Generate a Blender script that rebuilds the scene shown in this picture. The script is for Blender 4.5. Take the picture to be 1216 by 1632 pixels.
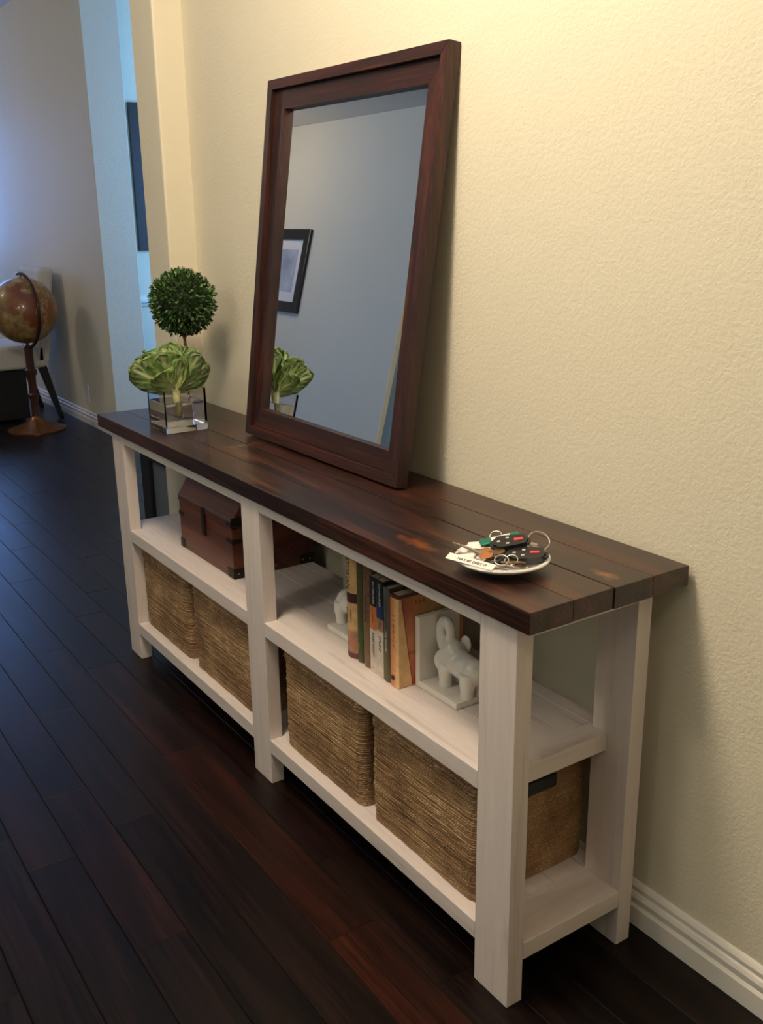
import bpy, bmesh, math, random
from mathutils import Vector, Matrix, noise
random.seed(7)
S = 0.0254                      # everything below is measured in inches
scene = bpy.context.scene
for o in list(bpy.data.objects): bpy.data.objects.remove(o)
COL = scene.collection
R = math.radians

# ------------------------------------------------------------------ camera
CX, CY, CZ = 115.303, -36.341, 51.666
cam = bpy.data.cameras.new('camera'); camo = bpy.data.objects.new('camera', cam); COL.objects.link(camo)
yaw, pit, rol = R(56.156), R(-16.696), R(-0.764)
F = Vector((-math.sin(yaw)*math.cos(pit), math.cos(yaw)*math.cos(pit), math.sin(pit)))
rt = F.cross(Vector((0, 0, 1))).normalized(); up = rt.cross(F)
rt2 = rt*math.cos(rol) + up*math.sin(rol); up2 = up*math.cos(rol) - rt*math.sin(rol)
camo.matrix_world = Matrix(((rt2.x, up2.x, -F.x, CX*S), (rt2.y, up2.y, -F.y, CY*S), (rt2.z, up2.z, -F.z, CZ*S), (0, 0, 0, 1)))
cam.sensor_fit = 'VERTICAL'; cam.sensor_height = 24.0; cam.lens = 24.0*1558.951/1632
cam.clip_start = 0.02; cam.clip_end = 60
scene.camera = camo

# ------------------------------------------------------------------ world, lights, exposure
w = bpy.data.worlds.new('world'); scene.world = w; w.use_nodes = True
w.node_tree.nodes['Background'].inputs[0].default_value = (0.45, 0.6, 0.9, 1)
w.node_tree.nodes['Background'].inputs[1].default_value = 0.25
scene.view_settings.view_transform = 'Standard'; scene.view_settings.look = 'None'
scene.view_settings.gamma = 1.0; scene.view_settings.use_curve_mapping = False
scene.view_settings.exposure = 0.12

def light(name, kind, loc, power, color, size=0.1, rot=None, size_y=None):
    l = bpy.data.lights.new(name, kind); l.energy = power; l.color = color
    if kind == 'AREA':
        l.size = size*S; l.shape = 'RECTANGLE' if size_y else 'DISK'
        if size_y: l.size_y = size_y*S
    else: l.shadow_soft_size = size*S
    o = bpy.data.objects.new(name, l); COL.objects.link(o); o.location = Vector(loc)*S
    if rot: o.rotation_euler = rot
    return o
WARM = (1.0, 0.835, 0.63)
light('hall_ceiling_light', 'POINT', (58, -24, 99), 74, WARM, 8)
light('entry_ceiling_light', 'POINT', (128, -40, 99), 9, WARM, 4)
light('warm_front_fill_light', 'POINT', (62, -84, 92), 26, (1.0, 0.85, 0.72), 6)  # unseen fill lamp, added to brighten the console's front faces
light('living_ceiling_light', 'POINT', (-172, -48, 96), 17, (1.0, 0.84, 0.66), 5)
light('living_window_light', 'AREA', (-257, 21, 64), 21, (0.16, 0.38, 1.0), 44, (0, R(-90), 0), 40)
light('dining_window_light', 'AREA', (-98, 116, 60), 62, (0.20, 0.48, 1.0), 50, (R(90), 0, R(150)), 60)
light('cool_front_fill_light', 'AREA', (70, -96, 60), 7, (0.62, 0.76, 1.0), 44, (R(90), 0, R(10)), 50)  # added cool fill aimed at the console front; no window there

# ------------------------------------------------------------------ node helpers
def new_mat(name):
    m = bpy.data.materials.new(name); m.use_nodes = True
    nt = m.node_tree; b = nt.nodes['Principled BSDF']
    return m, nt, b
def N(nt, t, **kw):
    n = nt.nodes.new(t)
    for k, v in kw.items():
        if k.startswith('i_'): n.inputs[k[2:].replace('_', ' ')].default_value = v
        else: setattr(n, k, v)
    return n
def L(nt, a, b): nt.links.new(a, b)
def ramp(nt, fac, stops):
    r = N(nt, 'ShaderNodeValToRGB'); cr = r.color_ramp
    while len(cr.elements) < len(stops): cr.elements.new(0.5)
    for e, (p, c) in zip(cr.elements, stops): e.position = p; e.color = (*c, 1)
    L(nt, fac, r.inputs[0]); return r.outputs[0]
def coords(nt, scale=(1, 1, 1), rnd=True, rot=(0, 0, 0)):
    tc = N(nt, 'ShaderNodeTexCoord'); mp = N(nt, 'ShaderNodeMapping'); mp.inputs['Scale'].default_value = scale
    mp.inputs['Rotation'].default_value = rot
    L(nt, tc.outputs['Object'], mp.inputs[0])
    if rnd:
        oi = N(nt, 'ShaderNodeObjectInfo'); v = N(nt, 'ShaderNodeVectorMath', operation='SCALE')
        cmb = N(nt, 'ShaderNodeCombineXYZ'); L(nt, oi.outputs['Random'], cmb.inputs[0]); L(nt, oi.outputs['Random'], cmb.inputs[1]); L(nt, oi.outputs['Random'], cmb.inputs[2])
        L(nt, cmb.outputs[0], v.inputs[0]); v.inputs['Scale'].default_value = 37.0
        L(nt, v.outputs[0], mp.inputs['Location'])
    return mp.outputs[0]
def noise_n(nt, vec, scale, detail=4, rough=0.55, dist=0.0):
    n = N(nt, 'ShaderNodeTexNoise'); n.inputs['Scale'].default_value = scale; n.inputs['Detail'].default_value = detail
    n.inputs['Roughness'].default_value = rough; n.inputs['Distortion'].default_value = dist
    L(nt, vec, n.inputs['Vector']); return n.outputs['Fac']
def bump(nt, b, h, strength=0.3, dist=0.002):
    bp = N(nt, 'ShaderNodeBump'); bp.inputs['Strength'].default_value = strength; bp.inputs['Distance'].default_value = dist
    L(nt, h, bp.inputs['Height']); L(nt, bp.outputs[0], b.inputs['Normal'])
def mix(nt, fac, a, c, mode='MIX'):
    m = N(nt, 'ShaderNodeMix', data_type='RGBA', blend_type=mode)
    if isinstance(fac, float): m.inputs[0].default_value = fac
    else: L(nt, fac, m.inputs[0])
    for s, i in ((a, 6), (c, 7)):
        if isinstance(s, tuple): m.inputs[i].default_value = (*s, 1)
        else: L(nt, s, m.inputs[i])
    return m.outputs[2]
def math_n(nt, op, a, b=None, c=None):
    m = N(nt, 'ShaderNodeMath', operation=op)
    for i, s in enumerate((a, b, c)):
        if s is None: continue
        if isinstance(s, (int, float)): m.inputs[i].default_value = s
        else: L(nt, s, m.inputs[i])
    return m.outputs[0]
def plain(name, col, rough=0.5, metal=0.0, nscale=40.0, var=0.12, bmp=0.0, bscale=60.0, coat=0.0, spec=0.5):
    m, nt, b = new_mat(name)
    v = coords(nt)
    f = noise_n(nt, v, nscale)
    c = ramp(nt, f, [(0.3, tuple(x*(1-var) for x in col)), (0.7, tuple(min(1, x*(1+var)) for x in col))])
    L(nt, c, b.inputs['Base Color']); b.inputs['Roughness'].default_value = rough; b.inputs['Metallic'].default_value = metal
    b.inputs['Coat Weight'].default_value = coat; b.inputs['Specular IOR Level'].default_value = spec
    if bmp: bump(nt, b, noise_n(nt, v, bscale, 5), bmp, 0.001)
    return m

# wall paint with knock-down plaster relief
def wall_mat(name, col):
    m, nt, b = new_mat(name)
    v = coords(nt, rnd=False)
    n1 = noise_n(nt, v, 120, 4, 0.55, 0.5); n2 = noise_n(nt, v, 330, 3, 0.6)
    h = ramp(nt, n1, [(0.40, (0, 0, 0)), (0.62, (1, 1, 1))])
    hh = math_n(nt, 'ADD', h, math_n(nt, 'MULTIPLY', n2, 0.45))
    big = noise_n(nt, v, 1.3, 3)
    L(nt, ramp(nt, big, [(0.3, tuple(x*0.97 for x in col)), (0.7, col)]), b.inputs['Base Color'])
    b.inputs['Roughness'].default_value = 0.62; b.inputs['Specular IOR Level'].default_value = 0.3
    bump(nt, b, hh, 0.38, 0.001)
    return m
M_WALL = wall_mat('cream_textured_paint', (0.76, 0.70, 0.55))
M_CEIL = wall_mat('ceiling_paint', (0.80, 0.78, 0.74))
M_TRIM = plain('white_trim_gloss', (0.80, 0.76, 0.70), 0.35, nscale=6, var=0.03)

def dark_wood(name, c0, c1, c2, rough, axis=0, coat=0.25, scale=1.0, knots=False, use_obj=False, bmpv=0.25):
    m, nt, b = new_mat(name)
    sc = [14, 14, 14]; sc[axis] = 1.0
    v = coords(nt, tuple(s*scale for s in sc))
    n0 = noise_n(nt, v, 1.6, 3, 0.5, 1.2)
    wv = N(nt, 'ShaderNodeTexNoise'); wv.inputs['Scale'].default_value = 9; wv.inputs['Detail'].default_value = 8; wv.inputs['Roughness'].default_value = 0.7
    L(nt, v, wv.inputs['Vector'])
    st = N(nt, 'ShaderNodeMapping'); s3 = [1, 1, 1]; s3[axis] = 0.22; st.inputs['Scale'].default_value = s3; L(nt, v, st.inputs[0])
    pin = noise_n(nt, st.outputs[0], 22, 3, 0.6, 0.3)
    g = math_n(nt, 'ADD', math_n(nt, 'MULTIPLY', n0, 0.50), math_n(nt, 'ADD', math_n(nt, 'MULTIPLY', wv.outputs['Fac'], 0.20), math_n(nt, 'MULTIPLY', pin, 0.48)))
    c = ramp(nt, g, [(0.44, c0), (0.58, c1), (0.75, c2)])
    if knots:
        tc = N(nt, 'ShaderNodeTexCoord')
        for (kx, ky, rx, ry, kc, amt) in knots:
            mp = N(nt, 'ShaderNodeMapping'); mp.inputs['Location'].default_value = (-kx*S/(rx*S), -ky*S/(ry*S), 0)
            mp.inputs['Scale'].default_value = (1/(rx*S), 1/(ry*S), 0)
            nz = N(nt, 'ShaderNodeTexNoise'); nz.inputs['Scale'].default_value = 45; nz.inputs['Detail'].default_value = 4
            L(nt, tc.outputs['Object'], nz.inputs['Vector'])
            L(nt, tc.outputs['Object'], mp.inputs[0])
            ln = N(nt, 'ShaderNodeVectorMath', operation='LENGTH'); L(nt, mp.outputs[0], ln.inputs[0])
            d = math_n(nt, 'ADD', ln.outputs['Value'], math_n(nt, 'MULTIPLY', math_n(nt, 'SUBTRACT', nz.outputs['Fac'], 0.5), 2.4))
            f = N(nt, 'ShaderNodeMapRange'); f.inputs['From Min'].default_value = 1.1; f.inputs['From Max'].default_value = 0.2
            f.inputs['To Max'].default_value = amt; L(nt, d, f.inputs['Value'])
            c = mix(nt, f.outputs[0], c, kc)
    if use_obj:
        oi = N(nt, 'ShaderNodeObjectInfo'); c = mix(nt, 1.0, c, oi.outputs['Color'], 'MULTIPLY')
    L(nt, c, b.inputs['Base Color'])
    rr = N(nt, 'ShaderNodeMapRange'); rr.inputs['To Min'].default_value = rough-0.07; rr.inputs['To Max'].default_value = rough+0.12
    L(nt, g, rr.inputs['Value']); L(nt, rr.outputs[0], b.inputs['Roughness'])
    b.inputs['Coat Weight'].default_value = coat; b.inputs['Coat Roughness'].default_value = 0.25
    bump(nt, b, g, bmpv, 0.0012)
    return m
M_TOP = dark_wood('stained_pine_top', (0.004, 0.002, 0.002), (0.020, 0.0065, 0.0045), (0.085, 0.026, 0.012), 0.34, 0, 0.3, 1.0,
    knots=[(62.2, 2.3, 2.2, 0.7, (0.30, 0.085, 0.022), 0.55), (26.2, 6.3, 0.5, 2.4, (0.24, 0.085, 0.03), 0.5), (30.0, 4.4, 4.0, 0.5, (0.16, 0.04, 0.015), 0.4), (74.5, 8.2, 1.1, 0.5, (0.34, 0.13, 0.05), 0.55), (51.5, 8.9, 1.2, 0.4, (0.10, 0.03, 0.015), 0.5)])
M_FRAME = dark_wood('stained_frame_wood', (0.010, 0.0035, 0.003), (0.030, 0.0072, 0.005), (0.085, 0.019, 0.010), 0.48, 2, 0.2)
M_FRAMEH = dark_wood('stained_frame_wood_level', (0.010, 0.0035, 0.003), (0.030, 0.0072, 0.005), (0.085, 0.019, 0.010), 0.48, 0, 0.2)
M_FLOOR = dark_wood('dark_floorboard', (0.0022, 0.0016, 0.0017), (0.0065, 0.0033, 0.003), (0.019, 0.0078, 0.0058), 0.31, 0, 0.0, 0.7, use_obj=True, bmpv=0.35)
M_FLOOR.node_tree.nodes['Principled BSDF'].inputs['Specular IOR Level'].default_value = 0.24
M_CHEST = dark_wood('chest_leather_wood', (0.02, 0.006, 0.004), (0.085, 0.019, 0.010), (0.18, 0.045, 0.02), 0.42, 0, 0.2, 0.5)
M_LEGD = dark_wood('dark_turned_wood', (0.01, 0.004, 0.003), (0.05, 0.014, 0.008), (0.10, 0.03, 0.015), 0.35, 2, 0.2)

def white_wood(name, axis):
    m, nt, b = new_mat(name)
    sc = [16, 16, 16]; sc[axis] = 0.9
    v = coords(nt, tuple(sc))
    n = noise_n(nt, v, 3.0, 6, 0.65, 0.6)
    c = ramp(nt, n, [(0.28, (0.52, 0.45, 0.43)), (0.42, (0.68, 0.60, 0.57)), (0.75, (0.76, 0.68, 0.64))])
    L(nt, c, b.inputs['Base Color']); b.inputs['Roughness'].default_value = 0.48
    bump(nt, b, n, 0.22, 0.0009)
    return m
M_WX, M_WY, M_WZ = (white_wood('whitewashed_pine_'+a, i) for i, a in enumerate(('long', 'cross', 'upright')))

M_BLACK = plain('black_plastic', (0.012, 0.012, 0.014), 0.38, var=0.1)
M_BLACKG = plain('black_gloss', (0.01, 0.011, 0.016), 0.16, var=0.1)
M_IRON = plain('aged_iron', (0.035, 0.026, 0.02), 0.5, 0.7, nscale=300, var=0.4, bmp=0.3)
M_CERAM = plain('white_ceramic', (0.74, 0.71, 0.66), 0.30, nscale=8, var=0.02, coat=0.3)
M_BOOKEND = plain('white_lacquer_board', (0.74, 0.71, 0.65), 0.45, nscale=8, var=0.02)
M_DISH = plain('white_porcelain', (0.86, 0.84, 0.82), 0.2, nscale=8, var=0.01, coat=0.4)
M_STEEL = plain('nickel_steel', (0.62, 0.56, 0.50), 0.28, 1.0, nscale=200, var=0.12)
M_BRASS = plain('worn_brass', (0.45, 0.30, 0.17), 0.35, 1.0, nscale=200, var=0.2)
M_COPPER = plain('copper_head', (0.55, 0.22, 0.08), 0.35, 0.6, nscale=200, var=0.2)
M_RED = plain('red_button_rubber', (0.70, 0.06, 0.05), 0.5)
M_BTN = plain('pale_button_rubber', (0.6, 0.6, 0.6), 0.5)
M_GREEN = plain('green_tag_plastic', (0.008, 0.17, 0.11), 0.35, var=0.1)
M_PAPER = plain('white_paper', (0.80, 0.76, 0.72), 0.7, var=0.02)
M_INK = plain('black_ink', (0.02, 0.018, 0.018), 0.6)
M_UPH = plain('white_linen', (0.62, 0.60, 0.57), 0.85, nscale=60, var=0.05, bmp=0.2, bscale=500)
M_BRONZE = plain('bronze_base', (0.30, 0.13, 0.05), 0.32, 0.75, nscale=30, var=0.25)
M_TRUNK = plain('brown_twig', (0.20, 0.085, 0.035), 0.7, nscale=150, var=0.35, bmp=0.5, bscale=300)
M_PLATE = plain('outlet_plastic', (0.7, 0.7, 0.72), 0.35, var=0.02)
M_SUB = plain('dark_gap', (0.004, 0.003, 0.003), 0.9)

def glass(name, ior, col=(1, 1, 1), rough=0.0):
    m, nt, b = new_mat(name)
    b.inputs['Base Color'].default_value = (*col, 1); b.inputs['Transmission Weight'].default_value = 1
    b.inputs['IOR'].default_value = ior; b.inputs['Roughness'].default_value = rough
    return m
M_GLASS = glass('clear_glass', 1.46, (0.97, 0.97, 1.0)); M_WATER = glass('water', 1.33)
M_MIRROR, _nt, _b = new_mat('mirror_silver')
_b.inputs['Base Color'].default_value = (0.86, 0.89, 0.90, 1); _b.inputs['Metallic'].default_value = 1; _b.inputs['Roughness'].default_value = 0.008

# ------------------------------------------------------------------ geometry helpers
WL = {}                          # world location (inches) of every parent
def bm_box(bm, x0, x1, y0, y1, z0, z1, bev=0.0, seg=2):
    vs = [bm.verts.new((x, y, z)) for x in (x0, x1) for y in (y0, y1) for z in (z0, z1)]
    fs = [(0, 1, 3, 2), (4, 6, 7, 5), (0, 4, 5, 1), (2, 3, 7, 6), (0, 2, 6, 4), (1, 5, 7, 3)]
    ff = [bm.faces.new([vs[i] for i in f]) for f in fs]
    if bev:
        es = {e for f in ff for e in f.edges}
        bmesh.ops.bevel(bm, geom=list(es), offset=bev, segments=seg, affect='EDGES', profile=0.5)
    return vs
def bm_hull8(bm, pts, bev=0.0, seg=2):
    vs = [bm.verts.new(p) for p in pts]      # order: bottom 4 ccw, top 4 ccw
    fs = [(3, 2, 1, 0), (4, 5, 6, 7), (0, 1, 5, 4), (1, 2, 6, 5), (2, 3, 7, 6), (3, 0, 4, 7)]
    ff = [bm.faces.new([vs[i] for i in f]) for f in fs]
    if bev:
        es = {e for f in ff for e in f.edges}
        bmesh.ops.bevel(bm, geom=list(es), offset=bev, segments=seg, affect='EDGES', profile=0.5)
def bm_lathe(bm, prof, cx, cy, n=48, cap=True):
    rings = []
    for r, z in prof:
        rings.append([bm.verts.new((cx+r*math.cos(2*math.pi*i/n), cy+r*math.sin(2*math.pi*i/n), z)) for i in range(n)])
    for a, b in zip(rings, rings[1:]):
        for i in range(n): bm.faces.new((a[i], a[(i+1) % n], b[(i+1) % n], b[i]))
    if cap:
        bm.faces.new(list(reversed(rings[0]))); bm.faces.new(rings[-1])
def bm_tube(bm, pts, rad, n=10, closed=False, cap=True):
    pts = [Vector(p) for p in pts]; rings = []
    m = len(pts); prev = None
    for i, p in enumerate(pts):
        if closed: t = (pts[(i+1) % m]-pts[i-1]).normalized()
        else: t = (pts[min(i+1, m-1)]-pts[max(i-1, 0)]).normalized()
        if prev is None:
            a = Vector((0, 0, 1)) if abs(t.z) < 0.9 else Vector((1, 0, 0))
            u = t.cross(a).normalized()
        else: u = (prev - t*prev.dot(t)).normalized()
        prev = u; v = t.cross(u)
        r = rad[i] if isinstance(rad, (list, tuple)) else rad
        rings.append([bm.verts.new(p+u*r*math.cos(2*math.pi*k/n)+v*r*math.sin(2*math.pi*k/n)) for k in range(n)])
    rng = range(m) if closed else range(m-1)
    for i in rng:
        a, b = rings[i], rings[(i+1) % m]
        for k in range(n): bm.faces.new((a[k], a[(k+1) % n], b[(k+1) % n], b[k]))
    if not closed and cap:
        bm.faces.new(list(reversed(rings[0]))); bm.faces.new(rings[-1])
def bm_prism(bm, outline, axis, a, b, bev=0.0):
    """outline: 2-D points; extruded along axis (0,1,2) from a to b"""
    def P(p, t):
        q = [p[0], p[1]]; q.insert(axis, t); return q
    A = [bm.verts.new(P(p, a)) for p in outline]; B = [bm.verts.new(P(p, b)) for p in outline]
    n = len(outline); ff = [bm.faces.new(A), bm.faces.new(list(reversed(B)))]
    for i in range(n): ff.append(bm.faces.new((A[i], B[i], B[(i+1) % n], A[(i+1) % n])))
    if bev:
        es = {e for f in ff for e in f.edges}
        bmesh.ops.bevel(bm, geom=list(es), offset=bev, segments=2, affect='EDGES', profile=0.5)
def ellipsoid(bm, c, r, rot=None, seg=20):
    m = Matrix.Translation(Vector(c))
    if rot: m = m @ Matrix.Rotation(rot[0], 4, rot[1])
    m = m @ Matrix.Diagonal((r[0], r[1], r[2], 1))
    bmesh.ops.create_uvsphere(bm, u_segments=seg, v_segments=seg//2+2, radius=1, matrix=m)

def empty(name, loc, label=None, cat=None, group=None, kind=None):
    o = bpy.data.objects.new(name, None); COL.objects.link(o); o.location = Vector(loc)*S
    o.empty_display_size = 0.05; WL[o.name] = Vector(loc)
    tag(o, label, cat, group, kind); return o
def tag(o, label=None, cat=None, group=None, kind=None):
    if label: o['label'] = label
    if cat: o['category'] = cat
    if group: o['group'] = group
    if kind: o['kind'] = kind
    return o
def obj(name, bm, mat, parent=None, loc=None, smooth=False, label=None, kind=None, local=False, color=None):
    """bm holds world inches; the object's origin is loc, or its parent's"""
    base = WL[parent.name] if parent is not None else Vector((0, 0, 0))
    org = Vector(loc) if loc is not None else base
    me = bpy.data.meshes.new(name)
    bmesh.ops.recalc_face_normals(bm, faces=bm.faces)
    bmesh.ops.transform(bm, matrix=Matrix.Scale(S, 4) @ Matrix.Translation(-org), verts=bm.verts)
    bm.to_mesh(me); bm.free()
    if smooth is True:
        me.shade_smooth()
    elif smooth:
        me.shade_smooth(); me.set_sharp_from_angle(angle=R(smooth))
    o = bpy.data.objects.new(name, me); COL.objects.link(o)
    mats = mat if isinstance(mat, (list, tuple)) else [mat]
    for m in mats: me.materials.append(m)
    o.location = (org-base)*S; WL[o.name] = org
    if smooth and smooth is not True and len(me.polygons) < 400:
        wn = o.modifiers.new('weighted_normals', 'WEIGHTED_NORMAL'); wn.keep_sharp = True; wn.weight = 100
    if parent is not None: o.parent = parent
    if label: o['label'] = label
    if kind: o['kind'] = kind
    if color: o.color = (*color, 1)
    return o
def box(name, x0, x1, y0, y1, z0, z1, mat, parent=None, bev=0.0, **kw):
    bm = bmesh.new(); bm_box(bm, x0, x1, y0, y1, z0, z1, bev)
    if parent is None and 'loc' not in kw: kw['loc'] = ((x0+x1)/2, (y0+y1)/2, z0)
    return obj(name, bm, mat, parent, **kw)
def text(name, body, size, mtx, mat, parent, depth=0.004, align='CENTER', shear=0.0, xs=1.0):
    c = bpy.data.curves.new(name, 'FONT'); c.body = body; c.size = size; c.align_x = align; c.align_y = 'CENTER'
    c.extrude = depth; c.shear = shear; c.resolution_u = 2
    t = bpy.data.objects.new(name+'_tmp', c); COL.objects.link(t)
    dg = bpy.context.evaluated_depsgraph_get(); me = bpy.data.meshes.new_from_object(t.evaluated_get(dg))
    bpy.data.objects.remove(t); bpy.data.curves.remove(c)
    base = WL[parent.name]
    me.transform(Matrix.Scale(S, 4) @ Matrix.Translation(-base) @ mtx @ Matrix.Diagonal((xs, 1, 1, 1)))
    me.materials.clear(); me.materials.append(mat); me.name = name
    o = bpy.data.objects.new(name, me); COL.objects.link(o); o.parent = parent; WL[o.name] = base
    return o
def basis(o, x, y):
    x = Vector(x).normalized(); y = Vector(y).normalized(); z = x.cross(y)
    return Matrix(((x.x, y.x, z.x, o[0]), (x.y, y.y, z.y, o[1]), (x.z, y.z, z.z, o[2]), (0, 0, 0, 1)))

# ================================================================== ROOM SHELL
YW = 14.45; CEIL = 108.0; YO = -92.0
def struct(name, x0, x1, y0, y1, z0, z1, mat, bev=0.0):
    o = box(name, x0, x1, y0, y1, z0, z1, mat, bev=bev, loc=(0, 0, 0)); o['kind'] = 'structure'; return o
struct('wall_back', -0.5, 200, YW, YW+110, 0, CEIL, M_WALL)
struct('wall_jamb', -7.3, -0.5, 10.86, YW+110, 0, CEIL, M_WALL, 0.25)
struct('wall_far_left', -264, -121, 43, 51.9, 0, CEIL, M_WALL, 0.2)
struct('wall_dining', -156, -150, 51.9, 130, 0, CEIL, M_WALL)
struct('wall_dining_side', -150, -7.3, 124.3, 130, 0, CEIL, M_WALL)
struct('wall_front_left', -264, -99, YO-30, YO, 0, CEIL, M_WALL, 0.2)
struct('wall_front_right', -99, 200, YO-30, YO-1.5, 0, CEIL, wall_mat('shade_darkened_paint', (0.26, 0.32, 0.30)))  # wall colour darkened to stand in for shade in the mirror's reflection
struct('wall_right', 194, 200, YO-90, YW, 0, CEIL, M_WALL)
struct('ceiling', -270, 200, YO-120, 130, CEIL, CEIL+4, M_CEIL)
# west wall with a daylight window outside the frame
struct('wall_left', -266, -260, YO, 43, 0, CEIL, M_WALL)

# moulded baseboards (profile swept along the wall)
PROF = [(0, 0), (0.62, 0), (0.62, 1.55), (0.50, 1.72), (0.40, 1.76), (0.40, 1.95), (0.52, 2.05), (0.55, 2.35), (0.42, 2.62), (0.28, 2.72), (0.28, 2.92), (0.36, 3.0), (0.36, 3.15), (0.22, 3.38), (0.10, 3.5), (0, 3.5)]
def baseboard(name, p0, p1, nrm):
    bm = bmesh.new(); A = []; B = []
    for d, z in PROF:
        A.append(bm.verts.new((p0[0]+nrm[0]*d, p0[1]+nrm[1]*d, z))); B.append(bm.verts.new((p1[0]+nrm[0]*d, p1[1]+nrm[1]*d, z)))
    n = len(PROF); bm.faces.new(A); bm.faces.new(list(reversed(B)))
    for i in range(n): bm.faces.new((A[i], B[i], B[(i+1) % n], A[(i+1) % n]))
    o = obj(name, bm, M_TRIM, None, loc=(0, 0, 0), kind='structure'); return o
baseboard('baseboard_back', (-0.5, YW), (194, YW), (0, -1))
baseboard('baseboard_jamb', (-7.3, 10.86), (-0.5, 10.86), (0, -1))
baseboard('baseboard_far_left', (-260, 43), (-121, 43), (0, -1))
baseboard('baseboard_end', (-121, 43), (-121, 51.9), (1, 0))
baseboard('baseboard_dining', (-150, 51.9), (-150, 124), (1, 0))
baseboard('baseboard_front', (-260, YO), (-99, YO), (0, 1))
bm = bmesh.new(); bm_prism(bm, [(-150, 29.2), (-149.4, 29.4), (-149.2, 30.0), (-148.7, 30.4), (-148.7, 31.0), (-149.3, 31.3), (-149.4, 31.9), (-150, 32.1)], 1, 51.9, 124)
obj('trim_1', bm, M_TRIM, None, loc=(0, 0, 0), kind='structure')

# floor: sub-floor slab and individual boards
fl = empty('floor', (0, 0, 0), kind='structure')
box('subfloor', -266, 196, YO-90, 128, -1.2, -0.62, M_SUB, fl)
PITCH = 4.07; Y0 = -2.1
fixed = {-5: [7.0, 41.0, 76], -4: [-4, 31.1, 55.1, 92], -3: [-24, 14.5, 38.85, 79], -2: [-36, -2.1, 86], -1: [-30, 5.8, 30.0, 62.35, 98],
         0: [-46, -11.1, 22, 53.8, 70.4, 100], 1: [-60, -19.2, 18, 48, 88], 3: [-80, -39.7, -5, 30], -6: [0, 35.6, 72], -7: [16, 54.45, 86]}
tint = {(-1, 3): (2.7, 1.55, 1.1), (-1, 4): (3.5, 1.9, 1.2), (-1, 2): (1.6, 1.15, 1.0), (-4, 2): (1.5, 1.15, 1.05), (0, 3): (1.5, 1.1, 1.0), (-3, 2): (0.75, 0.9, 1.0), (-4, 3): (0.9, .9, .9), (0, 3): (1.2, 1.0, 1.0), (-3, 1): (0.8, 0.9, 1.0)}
def plank(k, i, x0, x1):
    y0 = Y0+k*PITCH
    r = random.Random(k*131+i*17)
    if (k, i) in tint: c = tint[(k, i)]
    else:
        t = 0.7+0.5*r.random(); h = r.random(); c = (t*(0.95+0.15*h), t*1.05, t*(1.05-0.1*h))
    dz = r.uniform(-0.012, 0.0)
    bm = bmesh.new(); bm_box(bm, x0+0.006, x1-0.006, y0+0.006, y0+PITCH-0.006, -0.6, dz, 0)
    te = [e for e in bm.edges if all(abs(v.co.z-dz) < 1e-5 for v in e.verts)]
    bmesh.ops.bevel(bm, geom=te, offset=0.06, segments=1, affect='EDGES')
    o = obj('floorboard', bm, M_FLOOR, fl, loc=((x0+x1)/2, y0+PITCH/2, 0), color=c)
for k in range(-8, 11):
    js = sorted(fixed.get(k, []))
    r = random.Random(k+500)
    lo = -262; hi = 128
    if js:
        pre = []; x = js[0]
        while x > lo+20: x -= r.uniform(24, 46); pre.append(x)
        post = []; x = js[-1]
        while x < hi-20: x += r.uniform(24, 46); post.append(x)
        start_i = len(pre); allj = sorted(pre)+js+post
    else:
        allj = []; x = lo+r.uniform(0, 30)
        while x < hi: allj.append(x); x += r.uniform(24, 46)
        start_i = 0
    for j in range(len(allj)-1):
        a, b_ = max(allj[j], -260), min(allj[j+1], 190)
        if b_-a > 1:
            plank(k, j-start_i+1 if js else 50+j, a, b_)
# remaining floor, out of sight of the photograph's details
bm = bmesh.new()
yy = Y0-8*PITCH
while yy > YO-88:
    bm_box(bm, -260, 194, yy-PITCH+0.02, yy-0.02, -0.6, -0.005); yy -= PITCH
yy = Y0+11*PITCH
while yy < 123:
    bm_box(bm, -150, -7.4, yy+0.02, yy+PITCH-0.02, -0.6, -0.005); yy += PITCH
bm_box(bm, 128.5, 194, Y0-8*PITCH+0.02, 14, -0.6, -0.005)
obj('floorboard_field', bm, M_FLOOR, fl, kind='stuff', color=(1, 0.9, 0.9))

# ================================================================== CONSOLE TABLE
H = 29.646; T = 1.457; LEN = 76.4; DEP = 14.03
XL, XM, XR = 3.422, 37.497, 74.879; LW = 3.5; YF = 0.467; LT = 1.36; YB = 11.107
ZM, ZB, RT = 16.638, 4.717, 1.40; AP = 1.08
ct = empty('console_table', (0, 0, 0), 'long console table with dark-stained plank top, white legs and two white shelves', 'console table')
ys = [0, 3.53, 7.02, 10.53, DEP]
for i in range(4):
    bm = bmesh.new(); bm_box(bm, random.uniform(-0.05, 0.05) if i else 0, LEN+(0, -0.05, 0.04, 0.0)[i], ys[i]+0.015, ys[i+1]-0.015, H-T, H-(0, 0.02, 0.0, 0.015)[i], 0.075, 2)
    obj('tabletop_board', bm, M_TOP, ct, label='dark brown stained pine board', smooth=40)
for x in (XL, XM, XR-LW):
    for y in (YF, YB):
        bm = bmesh.new(); bm_box(bm, x, x+LW, y, y+LT, 0, H-T, 0.07, 2); obj('leg', bm, M_WZ, ct, smooth=40)
bays = [(XL+LW, XM), (XM+LW, XR-LW)]
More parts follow.
